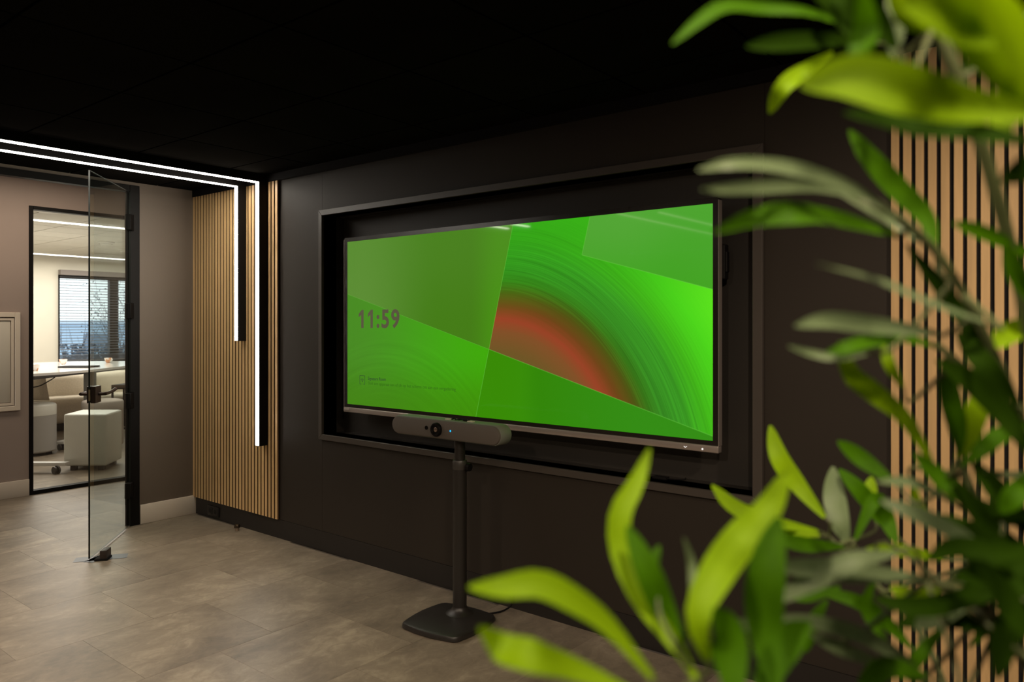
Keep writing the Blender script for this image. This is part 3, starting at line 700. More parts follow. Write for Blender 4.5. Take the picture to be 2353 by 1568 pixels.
# cups
M_cup=mat('white cup',(.78,.72,.66),.25)
def cup_mat():
    m=bpy.data.materials.new('cup with copper brush mark'); m.use_nodes=True; nt=m.node_tree; b=nt.nodes['Principled BSDF']
    tc=nt.nodes.new('ShaderNodeTexCoord'); n=nt.nodes.new('ShaderNodeTexNoise'); n.inputs['Scale'].default_value=14; nt.links.new(tc.outputs['Object'],n.inputs[0])
    cr=nt.nodes.new('ShaderNodeValToRGB'); cr.color_ramp.elements[0].position=.48; cr.color_ramp.elements[1].position=.50; cr.color_ramp.elements[0].color=(.80,.74,.68,1); cr.color_ramp.elements[1].color=(.62,.28,.14,1)
    nt.links.new(n.outputs[0],cr.inputs[0]); nt.links.new(cr.outputs[0],b.inputs[0]); b.inputs['Roughness'].default_value=.25; return m
MC=cup_mat()
def cup(d,u,label,rz):
    t=thing('coffee_cup',label,'cup',dp(d,u,TZt),rz,'cups on the meeting table')
    bm=bmesh.new(); lathe(bm,[(0,0),(.026,0),(.029,.006),(.044,.035),(.051,.068),(.049,.068),(.042,.035),(.026,.009),(0,.008)],28); obj('cup_bowl',bm,MC,t,smooth=True)
    bm=bmesh.new(); tube(bm,spline([(.046,0,.056),(.062,0,.060),(.072,0,.045),(.064,0,.030),(.044,0,.024)],12),.004,8); obj('cup_handle',bm,M_cup,t,smooth=True)
cup(8.72,-5.45,'white and copper cup at the left end of the white table',R(150))
cup(10.15,-5.97,'white and copper cup on the table before the left side of the blind',R(170))
cup(10.55,-5.58,'white and copper cup with visible handle, rightmost on the table',R(20))
lp=thing('laptop','closed dark laptop lying on the white table','laptop',dp(9.45,-5.36,TZt),RZ)
bx('base',M_black,-.19,.19,-.13,.13,0,.009,lp,bev=.003); bx('lid',M_black,-.19,.19,-.13,.13,.010,.018,lp,bev=.003)
# poufs
def pouf_round(d,u,r,m1,m2,label,zs=.46):
    t=thing('round_pouf',label,'stool',dp(d,u,0),0)
    bm=bmesh.new(); lathe(bm,[(r-.015,.035),(r,.05),(r,zs),(r-.004,zs+.002)],40); obj('side_cover',bm,m2,t,smooth=True)
    bm=bmesh.new(); lathe(bm,[(r-.003,zs),(r+.001,zs+.004),(r+.001,.545),(r-.012,.562),(r-.05,.572),(0,.575)],40); obj('seat',bm,m1,t,smooth=True)
    for k in range(4):
        a=R(45+90*k); bx('foot',M_blackmatt,(r-.06)*math.cos(a)-.025,(r-.06)*math.cos(a)+.025,(r-.06)*math.sin(a)-.025,(r-.06)*math.sin(a)+.025,0,.036,t)
M_pw=mat('white leatherette',(.62,.62,.56),.42,noise=.03); M_pg=mat('light grey fabric',(.34,.33,.31),.85,bump=.4,bscale=250); M_pb=mat('beige grey weave',(.36,.31,.27),.9,bump=.6,bscale=250)
pouf_round(8.52,-5.345,.225,M_pw,M_pg,'round pouf, white top over light grey side, at the left edge of the pane',.44)
pouf_round(8.95,-4.80,.22,M_pb,M_pb,'round beige grey woven pouf standing behind the white cube stool',.45)
cs=thing('cube_stool','white leatherette cube stool in front of the round pouf','stool',dp(7.76,-4.245,0),RZ)
bm=bmesh.new()
Q=[(-.20,-.20),(.225,-.20),(.165,.23),(-.255,.23)]
prism(bm,Q,.045,.56)
bmesh.ops.bevel(bm,geom=bm.edges[:],offset=.022,segments=4,affect='EDGES',profile=.5)
obj('cushion',bm,M_pw,cs,smooth=True)
for x,y in ((-.12,-.15),(.15,-.14),(.10,.17),(-.18,.17)): bx('foot',mat('stool foot',(.05,.035,.03),.5),x-.025,x+.025,y-.025,y+.025,0,.046,cs)
# sofa
M_sofa=mat('cream boucle weave',(.68,.61,.50),.95,bump=1.0,bscale=90,noise=.08,nscale=60)
sf=thing('sofa','long cream boucle sofa against the far side of the meeting room','sofa',(-6.15,1.6,0))
def soft(name,x0,x1,y0,y1,z0,z1,m,p,b=.06): return bx(name,m,x0,x1,y0,y1,z0,z1,p,bev=b,seg=5)
soft('seat',-.35,.50,-1.9,2.6,.10,.43,M_sofa,sf,.09); soft('backrest',-.62,-.16,-1.9,2.6,.12,.735,M_sofa,sf,.08)
bx('plinth',M_blackmatt,-.45,.40,-1.8,2.5,0,.10,sf)
pl=thing('pillow','cream pillow leaning on the sofa back at the left edge of the pane','cushion',dp(10.2,-6.36,.435),RZ)
bm=bmesh.new()
N=10;G=[]
for s in (1,-1):
    g=[[bm.verts.new(((i/N-.5)*.36,s*(.075*(math.sin(math.pi*i/N)*math.sin(math.pi*j/N))**.45),(j/N)*.33)) for j in range(N+1)] for i in range(N+1)]
    for i in range(N):
        for j in range(N): bm.faces.new((g[i][j],g[i+1][j],g[i+1][j+1],g[i][j+1]))
bmesh.ops.remove_doubles(bm,verts=bm.verts[:],dist=.0008)
for v in bm.verts: v.co=Matrix.Rotation(R(16),4,'X')@v.co
obj('pillow_cover',bm,M_sofa,pl,smooth=True)
stb=thing('side_table','black metal framed side table in front of the sofa by the hinge','table',dp(10.72,-5.29,0),RZ)
bx('table_top',mat('brown grey wood',(.26,.19,.16),.5),-.25,.25,-.17,.17,.575,.612,stb,bev=.003)
bm=bmesh.new()
for x in (-.24,.24):
    for y in (-.155,.155): box(bm,x-.011,x+.011,y-.011,y+.011,.0,.575)
for y in (-.155,.155): box(bm,-.24,.24,y-.011,y+.011,.0,.022); box(bm,-.24,.24,y-.011,y+.011,.553,.575)
obj('frame',bm,M_blackmatt,stb)

# ---------------------------------------------------------------- outside the window
gr=struct(bx('ground',mat('pale paving',(.30,.38,.47),.8,noise=.1,nscale=.5),-80,-9.0,-25,60,-1.2,-1.1))
ob=thing('office_building','long pale blue low building seen outside through the blind','building',(-42,18,-1.1))
bx('facade',mat('pale blue cladding',(.46,.60,.74),.6),-3,0,-18,18,0,2.6,ob); bx('roof_edge',mat('pale roof',(.6,.7,.8),.6),-3.1,.15,-18.2,18.2,2.6,2.8,ob)
for k in range(12): bx('window',mat('far window',(.16,.22,.30),.2),.0,.04,-16.5+2.9*k,-14.9+2.9*k,1.0,2.0,ob)
random.seed(11)
M_twig=mat('bare twig bark',(.035,.033,.04),.9); M_twl=mat('dull dark foliage',(.085,.12,.16),.9)
def shrub(x,y,h,n,label,leafy=0,spread=.5):
    t=thing('bare_shrub',label,'shrub',(x,y,-1.1),0,'shrubs outside the meeting room window')
    bm=bmesh.new(); tips=[]
    def grow(p,d,l,r,k):
        q=p+d*l; tube(bm,[p,(p+q)/2+Vector((random.uniform(-.03,.03),random.uniform(-.03,.03),0)),q],r,4,r*.6); tips.append(q)
        if k:
            for _ in range(random.choice((2,3))):
                grow(p+d*l*random.uniform(.5,1),(d+Vector((random.uniform(-1,1),random.uniform(-1,1),random.uniform(-.1,.6)))*.45).normalized(),l*random.uniform(.5,.8),r*.6,k-1)
    for _ in range(n): grow(Vector((random.uniform(-.3,.3),random.uniform(-.5,.5),0)),Vector((random.uniform(-1,1)*spread,random.uniform(-1,1)*spread,1)).normalized(),h*random.uniform(.35,.5),.014,3)
    obj('branches',bm,M_twig,t)
    if leafy:
        bm=bmesh.new()
        for q in tips:
            for _ in range(leafy):
                c=q+Vector((random.gauss(0,.09),random.gauss(0,.09),random.gauss(0,.10))); a=Vector((random.gauss(0,1),random.gauss(0,1),random.gauss(0,1))).normalized()*.035; b=a.orthogonal().normalized()*.014
                bm.faces.new([bm.verts.new(c+a),bm.verts.new(c+b),bm.verts.new(c-a),bm.verts.new(c-b)])
        obj('foliage',bm,M_twl,t,kind='stuff')
shrub(-12.2,3.5,3.0,5,'bare twiggy shrub outside, left part of the blind')
shrub(-12.4,4.3,3.1,5,'bare twiggy shrub outside, middle of the blind, left of the door edge')
shrub(-12.8,5.0,3.6,4,'shrub with dry leaves outside, left of the dark mullion',2)
shrub(-13.2,6.3,4.3,5,'tall leafy shrub outside, right of the dark mullion',4,.35)
hd=bmesh.new()
for _ in range(5000):
    c=Vector((-14.5+random.uniform(-.4,.4),random.uniform(4.6,9.5),random.uniform(-1.1,.95))); a=Vector((random.gauss(0,1),random.gauss(0,1),random.gauss(0,1))).normalized()*.06; b=a.orthogonal().normalized()*.04
    hd.faces.new([hd.verts.new(c+a),hd.verts.new(c+b),hd.verts.new(c-a),hd.verts.new(c-b)])
hg=thing('hedge','dark clipped hedge outside behind the shrubs','hedge'); obj('foliage',hd,M_twl,hg,kind='stuff')
bx('trunk',M_twig,-14.6,-14.4,4.7,9.4,-1.1,.6,hg)

# ---------------------------------------------------------------- plant
LEAVES=[
('g',0.0122,[(5.305,-2.498,1.668),(5.317,-2.478,1.688),(5.328,-2.452,1.706),(5.343,-2.413,1.713),(5.371,-2.388,1.711),(5.392,-2.339,1.709)],(0.43,-0.75,0.11)),
('d',0.0153,[(5.34,-2.438,1.675),(5.361,-2.414,1.68),(5.38,-2.361,1.693),(5.404,-2.317,1.699)],(0.4,-0.8,-0.12)),
('l',0.018,[(5.285,-2.237,1.674),(5.305,-2.253,1.694),(5.319,-2.227,1.715),(5.349,-2.236,1.724)],(0.45,-1.06,-0.17)),
('l',0.03,[(5.414,-2.531,1.607),(5.445,-2.537,1.604),(5.476,-2.532,1.591),(5.503,-2.501,1.584),(5.542,-2.488,1.574)],(0.15,-1.1,-0.12)),
('d',0.0188,[(5.433,-2.503,1.591),(5.463,-2.469,1.585),(5.499,-2.469,1.575),(5.539,-2.455,1.563)],(0.1,-1.09,0.51)),
('g',0.0205,[(5.373,-2.267,1.636),(5.391,-2.264,1.607),(5.411,-2.251,1.579),(5.435,-2.242,1.548),(5.443,-2.25,1.516)],(0.07,-0.85,0.03)),
('s',0.0114,[(5.331,-2.508,1.565),(5.353,-2.5,1.568),(5.371,-2.459,1.571),(5.392,-2.434,1.566),(5.415,-2.4,1.555),(5.434,-2.361,1.537)],(0.14,-1.14,0.15)),
('s',0.011,[(5.333,-2.506,1.551),(5.349,-2.474,1.554),(5.366,-2.426,1.561),(5.384,-2.396,1.562),(5.411,-2.373,1.554)],(0.44,-0.75,-0.11)),
('g',0.0199,[(5.335,-2.488,1.52),(5.353,-2.447,1.534),(5.379,-2.435,1.536),(5.398,-2.387,1.535),(5.431,-2.346,1.524)],(0.23,-0.76,0.26)),
('s',0.0107,[(5.424,-2.53,1.489),(5.426,-2.487,1.487),(5.438,-2.432,1.481),(5.465,-2.377,1.465),(5.492,-2.335,1.452)],(0.1,-0.78,0.54)),
('s',0.0151,[(5.379,-2.439,1.449),(5.395,-2.411,1.453),(5.41,-2.355,1.45),(5.433,-2.323,1.446),(5.45,-2.28,1.442)],(0.16,-1.03,0.06)),
('g',0.0147,[(5.368,-2.345,1.42),(5.392,-2.342,1.43),(5.406,-2.31,1.435),(5.423,-2.273,1.437),(5.443,-2.25,1.43)],(0.14,-1.04,0.47)),
('s',0.0066,[(5.363,-2.406,1.432),(5.372,-2.38,1.426),(5.393,-2.37,1.422),(5.407,-2.344,1.426)],(0.31,-0.88,0.21)),
('l',0.0194,[(5.383,-2.335,1.435),(5.383,-2.301,1.405),(5.398,-2.278,1.386),(5.415,-2.234,1.359),(5.433,-2.212,1.318)],(0.36,-0.98,0.3)),
('l',0.0111,[(5.394,-2.228,1.431),(5.401,-2.232,1.41),(5.407,-2.208,1.388)],(0.21,-1.1,0.13)),
('g',0.0131,[(5.47,-2.334,1.532),(5.49,-2.298,1.524),(5.525,-2.245,1.504)],(0.3,-1.04,0.14)),
('g',0.0194,[(5.448,-2.232,1.42),(5.448,-2.211,1.386),(5.452,-2.195,1.352),(5.451,-2.171,1.321)],(0.1,-0.95,0.28)),
('l',0.0211,[(5.47,-2.148,1.398),(5.464,-2.157,1.366),(5.453,-2.147,1.334),(5.443,-2.133,1.311)],(0.22,-0.93,0.48)),
('g',0.0165,[(5.514,-2.228,1.362),(5.491,-2.225,1.35),(5.476,-2.237,1.335),(5.46,-2.224,1.319)],(0.23,-0.81,0.62)),
('l',0.0301,[(5.482,-2.572,1.628),(5.496,-2.539,1.631),(5.513,-2.505,1.628),(5.541,-2.48,1.621)],(0.12,-0.78,-0.1)),
('l',0.0262,[(5.49,-2.544,1.645),(5.502,-2.511,1.632),(5.516,-2.477,1.614),(5.532,-2.444,1.586)],(-0.05,-0.85,0.17)),
('l',0.0196,[(5.515,-2.551,1.638),(5.529,-2.533,1.616),(5.538,-2.517,1.584)],(-0.09,-0.77,-0.13)),
('l',0.0185,[(5.465,-2.41,1.666),(5.456,-2.433,1.677),(5.45,-2.461,1.691)],(0.19,-0.97,-0.29)),
('d',0.0183,[(5.378,-2.401,1.725),(5.394,-2.373,1.709),(5.408,-2.36,1.688),(5.406,-2.319,1.677)],(0.4,-0.9,0.03)),
('g',0.0168,[(5.404,-2.317,1.686),(5.405,-2.341,1.709),(5.399,-2.379,1.73)],(0.15,-0.79,0.21)),
('s',0.0137,[(5.433,-2.369,1.665),(5.436,-2.373,1.688),(5.431,-2.374,1.72)],(0.4,-1.06,-0.16)),
('d',0.0093,[(5.449,-2.303,1.654),(5.471,-2.296,1.664),(5.496,-2.297,1.678),(5.52,-2.3,1.682)],(-0.08,-0.85,-0.06)),
('s',0.0078,[(5.467,-2.321,1.674),(5.469,-2.34,1.69),(5.474,-2.35,1.709)],(0.13,-0.97,-0.28)),
('l',0.0194,[(5.491,-2.257,1.43),(5.499,-2.236,1.443),(5.521,-2.197,1.456)],(0.22,-1.06,0.08)),
('g',0.0144,[(5.504,-2.314,1.515),(5.511,-2.298,1.487),(5.527,-2.27,1.459)],(0.15,-0.88,0.26)),
('l',0.0276,[(5.162,-1.901,1.298),(5.179,-1.911,1.254),(5.22,-1.95,1.224),(5.258,-1.957,1.186)],(0.26,-1.11,0.31)),
('l',0.0228,[(5.131,-2.039,1.227),(5.158,-2.029,1.199),(5.197,-2.004,1.181),(5.245,-1.943,1.162)],(0.32,-0.71,0.57)),
('l',0.0156,[(5.175,-2.017,1.182),(5.202,-1.977,1.162),(5.257,-1.975,1.165)],(0.51,-0.84,0.47)),
('s',0.0307,[(5.253,-1.902,1.247),(5.258,-1.913,1.208),(5.27,-1.93,1.176),(5.279,-1.927,1.147)],(0.18,-0.98,0.29)),
('g',0.0254,[(5.265,-1.916,1.247),(5.291,-1.913,1.219),(5.308,-1.891,1.187),(5.327,-1.889,1.163)],(0.35,-0.94,0.67)),
('g',0.0194,[(5.323,-2.128,1.317),(5.348,-2.117,1.296),(5.382,-2.12,1.274)],(0.39,-1.09,0.55)),
('l',0.0199,[(5.295,-1.865,1.232),(5.296,-1.877,1.207),(5.302,-1.889,1.186)],(0.06,-0.83,0.3)),
('g',0.0233,[(5.342,-1.931,1.159),(5.325,-1.917,1.189),(5.318,-1.944,1.216),(5.3,-1.968,1.166)],(0.33,-1.01,0.5)),
('l',0.0285,[(5.349,-2.365,1.323),(5.349,-2.416,1.296),(5.335,-2.435,1.275),(5.333,-2.48,1.257),(5.331,-2.508,1.232),(5.335,-2.5,1.198)],(0.52,-0.97,0.66)),
('l',0.0201,[(5.247,-2.428,1.339),(5.247,-2.452,1.312),(5.244,-2.474,1.289),(5.249,-2.48,1.258),(5.273,-2.488,1.226),(5.3,-2.484,1.196),(5.329,-2.507,1.185)],(0.67,-0.89,0.35)),
('l',0.0203,[(5.209,-2.627,1.26),(5.239,-2.623,1.265),(5.255,-2.603,1.265),(5.272,-2.584,1.252),(5.289,-2.565,1.232),(5.315,-2.548,1.196)],(0.52,-0.67,0.57)),
('l',0.0227,[(5.246,-2.658,1.249),(5.251,-2.642,1.232),(5.276,-2.64,1.232),(5.286,-2.605,1.214),(5.313,-2.575,1.196)],(0.54,-0.6,0.82)),
('g',0.0223,[(5.258,-2.486,1.283),(5.279,-2.489,1.249),(5.289,-2.478,1.213),(5.311,-2.477,1.173)],(0.37,-0.77,0.92)),
('g',0.0093,[(5.27,-2.454,1.262),(5.272,-2.469,1.246),(5.283,-2.481,1.23)],(0.39,-0.7,0.64)),
('s',0.0082,[(5.285,-2.438,1.268),(5.287,-2.427,1.242),(5.292,-2.435,1.219),(5.289,-2.434,1.196)],(0.6,-0.67,0.72)),
('g',0.0301,[(5.362,-2.426,1.295),(5.361,-2.449,1.255),(5.36,-2.449,1.211),(5.376,-2.466,1.165)],(0.21,-0.93,0.95)),
('g',0.0288,[(5.343,-2.507,1.241),(5.348,-2.494,1.212),(5.36,-2.507,1.175)],(0.44,-0.77,1.07)),
('g',0.0269,[(5.385,-2.421,1.215),(5.366,-2.436,1.191),(5.363,-2.475,1.164)],(0.36,-0.7,0.77)),
('s',0.0123,[(5.282,-2.359,1.168),(5.298,-2.349,1.169),(5.322,-2.324,1.166),(5.346,-2.298,1.158)],(0.24,-0.86,0.55)),
('s',0.0148,[(5.326,-2.342,1.182),(5.354,-2.312,1.174),(5.388,-2.282,1.161),(5.414,-2.229,1.126),(5.433,-2.212,1.096)],(0.32,-1.1,0.54)),
('s',0.0133,[(5.346,-2.298,1.156),(5.375,-2.278,1.141),(5.406,-2.229,1.116)],(0.29,-1.03,0.68)),
('s',0.0202,[(5.34,-2.391,1.243),(5.369,-2.347,1.235),(5.4,-2.302,1.226),(5.437,-2.253,1.216)],(0.28,-1.11,0.54)),
('s',0.0203,[(5.349,-2.393,1.214),(5.365,-2.359,1.226),(5.395,-2.339,1.245),(5.422,-2.303,1.249)],(0.11,-0.77,0.46)),
('g',0.0199,[(5.232,-2.084,1.182),(5.265,-2.06,1.173),(5.295,-2.001,1.163)],(0.29,-0.9,0.5)),
('l',0.0156,[(5.343,-2.087,1.189),(5.372,-2.025,1.177),(5.404,-1.982,1.163)],(0.15,-0.9,0.4)),
('g',0.0184,[(5.273,-2.036,1.11),(5.32,-2.033,1.106),(5.346,-1.997,1.074),(5.372,-1.991,1.049)],(0.29,-0.97,0.56)),
('s',0.0161,[(5.421,-2.353,1.304),(5.45,-2.343,1.293),(5.477,-2.297,1.266),(5.499,-2.267,1.23)],(0.28,-0.82,0.54)),
('s',0.0097,[(5.404,-2.294,1.308),(5.426,-2.254,1.303),(5.45,-2.202,1.279)],(0.38,-0.94,0.53)),
('d',0.0217,[(5.463,-2.299,1.312),(5.477,-2.268,1.29),(5.498,-2.229,1.278),(5.521,-2.188,1.277)],(0.12,-1.04,0.61)),
('d',0.0188,[(5.466,-2.294,1.319),(5.484,-2.273,1.28),(5.505,-2.233,1.252),(5.523,-2.212,1.236)],(0.22,-1.0,0.69)),
('d',0.0177,[(5.422,-2.384,1.232),(5.454,-2.366,1.227),(5.481,-2.298,1.223),(5.515,-2.277,1.239)],(0.11,-1.09,0.53)),
('d',0.0256,[(5.49,-2.365,1.27),(5.503,-2.331,1.237),(5.522,-2.324,1.206)],(0.29,-0.77,0.7)),
('s',0.0206,[(5.437,-2.302,1.186),(5.45,-2.271,1.193),(5.472,-2.236,1.202)],(0.29,-0.87,0.55)),
('l',0.0173,[(5.386,-2.163,1.174),(5.407,-2.155,1.166),(5.426,-2.118,1.17)],(0.21,-0.89,0.36)),
('g',0.0217,[(5.388,-2.296,1.114),(5.413,-2.297,1.142),(5.447,-2.31,1.15)],(0.18,-0.71,0.63)),
('g',0.0093,[(5.458,-2.174,1.132),(5.483,-2.179,1.168),(5.508,-2.156,1.179)],(0.3,-0.99,0.66)),
('s',0.0073,[(5.479,-2.234,1.317),(5.492,-2.198,1.31),(5.512,-2.162,1.31)],(0.14,-1.08,0.52)),
('d',0.0219,[(5.464,-2.349,1.279),(5.477,-2.291,1.25),(5.503,-2.277,1.24),(5.529,-2.217,1.227)],(-0.0,-1.15,0.74)),
('d',0.0205,[(5.474,-2.356,1.251),(5.496,-2.319,1.246),(5.53,-2.318,1.24)],(0.11,-1.04,0.66)),
('g',0.0186,[(5.42,-2.225,1.327),(5.448,-2.216,1.296),(5.476,-2.237,1.28)],(0.22,-0.79,0.65)),
('d',0.0222,[(5.453,-2.303,1.419),(5.474,-2.276,1.4),(5.497,-2.25,1.369),(5.519,-2.253,1.334)],(0.22,-0.86,0.39)),
('d',0.0191,[(5.46,-2.248,1.444),(5.486,-2.262,1.411),(5.506,-2.241,1.38)],(0.02,-1.0,0.35)),
('g',0.0152,[(5.245,-2.141,1.142),(5.291,-2.142,1.137),(5.325,-2.125,1.15)],(0.2,-1.04,0.67)),
('g',0.0147,[(5.296,-2.155,1.078),(5.306,-2.158,1.116),(5.315,-2.14,1.137)],(0.28,-0.7,0.73)),
('g',0.0137,[(5.398,-2.152,1.077),(5.415,-2.157,1.111),(5.43,-2.127,1.132)],(-0.02,-1.07,0.57)),
('d',0.0174,[(5.457,-2.365,1.264),(5.474,-2.34,1.272),(5.502,-2.327,1.27),(5.528,-2.285,1.272)],(0.15,-0.87,0.41)),
('g',0.0125,[(5.377,-2.135,1.103),(5.355,-2.134,1.135),(5.365,-2.138,1.172)],(0.17,-0.82,0.6)),
('l',0.0125,[(5.413,-2.078,1.225),(5.399,-2.092,1.249),(5.399,-2.114,1.277)],(-0.01,-0.94,0.5)),
('d',0.0171,[(5.515,-2.442,1.544),(5.531,-2.437,1.554),(5.544,-2.416,1.57)],(0.24,-0.96,-0.01)),
('d',0.0245,[(5.441,-2.293,1.281),(5.466,-2.266,1.268),(5.495,-2.256,1.252),(5.523,-2.212,1.216)],(0.14,-0.89,0.73)),
('d',0.0224,[(5.469,-2.235,1.326),(5.488,-2.226,1.299),(5.506,-2.211,1.272),(5.526,-2.168,1.23)],(0.23,-0.84,0.6)),
('d',0.0222,[(5.464,-2.312,1.212),(5.485,-2.281,1.227),(5.511,-2.267,1.247),(5.534,-2.242,1.26)],(0.25,-0.98,0.57)),
('d',0.0216,[(5.497,-2.304,1.161),(5.502,-2.296,1.192),(5.513,-2.291,1.225),(5.526,-2.261,1.252)],(0.22,-0.88,0.53)),
('g',0.0191,[(5.494,-2.253,1.286),(5.507,-2.251,1.306),(5.519,-2.208,1.32)],(0.15,-0.99,0.53)),
('d',0.02,[(5.417,-2.281,1.177),(5.441,-2.257,1.183),(5.469,-2.235,1.179),(5.5,-2.215,1.161)],(0.12,-0.92,0.58)),
('d',0.0228,[(5.4,-2.448,1.7),(5.422,-2.451,1.69),(5.433,-2.425,1.679),(5.445,-2.412,1.657)],(0.23,-0.94,-0.07)),
('g',0.0171,[(5.441,-2.512,1.619),(5.446,-2.498,1.644),(5.447,-2.516,1.669)],(0.06,-1.02,0.12)),
('l',0.0196,[(5.513,-2.445,1.569),(5.522,-2.441,1.606),(5.526,-2.456,1.64)],(0.16,-1.15,0.05)),
('s',0.0126,[(5.446,-2.337,1.517),(5.431,-2.315,1.534),(5.404,-2.33,1.554),(5.375,-2.345,1.572)],(0.44,-0.88,0.03)),
('d',0.014,[(5.43,-2.306,1.52),(5.45,-2.267,1.483),(5.471,-2.25,1.445),(5.489,-2.205,1.396)],(0.02,-0.93,0.36))]
BRANCHES=[(0.006,[(5.325,-2.498,1.181),(5.324,-2.447,1.095),(5.333,-2.272,0.849),(5.404,-2.023,0.498)]),(0.005,[(5.26,-1.946,1.157),(5.312,-1.942,1.11),(5.384,-1.936,1.028),(5.441,-1.967,0.844),(5.464,-1.974,0.549)]),(0.007,[(5.444,-2.376,1.726),(5.473,-2.352,1.654),(5.496,-2.295,1.556),(5.513,-2.217,1.429),(5.517,-2.137,1.258),(5.503,-2.045,1.004),(5.478,-1.989,0.569)]),(0.005,[(5.434,-2.358,1.537),(5.455,-2.316,1.511),(5.48,-2.27,1.452),(5.503,-2.212,1.37),(5.517,-2.137,1.258)]),(0.005,[(5.443,-2.248,1.432),(5.468,-2.228,1.404),(5.49,-2.211,1.365),(5.512,-2.154,1.294)]),(0.005,[(5.448,-2.154,1.312),(5.468,-2.151,1.262),(5.495,-2.129,1.197),(5.508,-2.08,1.11)]),(0.005,[(5.439,-2.264,1.218),(5.468,-2.228,1.197),(5.494,-2.155,1.14),(5.505,-2.044,1.004)]),(0.005,[(5.537,-2.481,1.662),(5.544,-2.423,1.591),(5.546,-2.319,1.498),(5.533,-2.175,1.349)])]
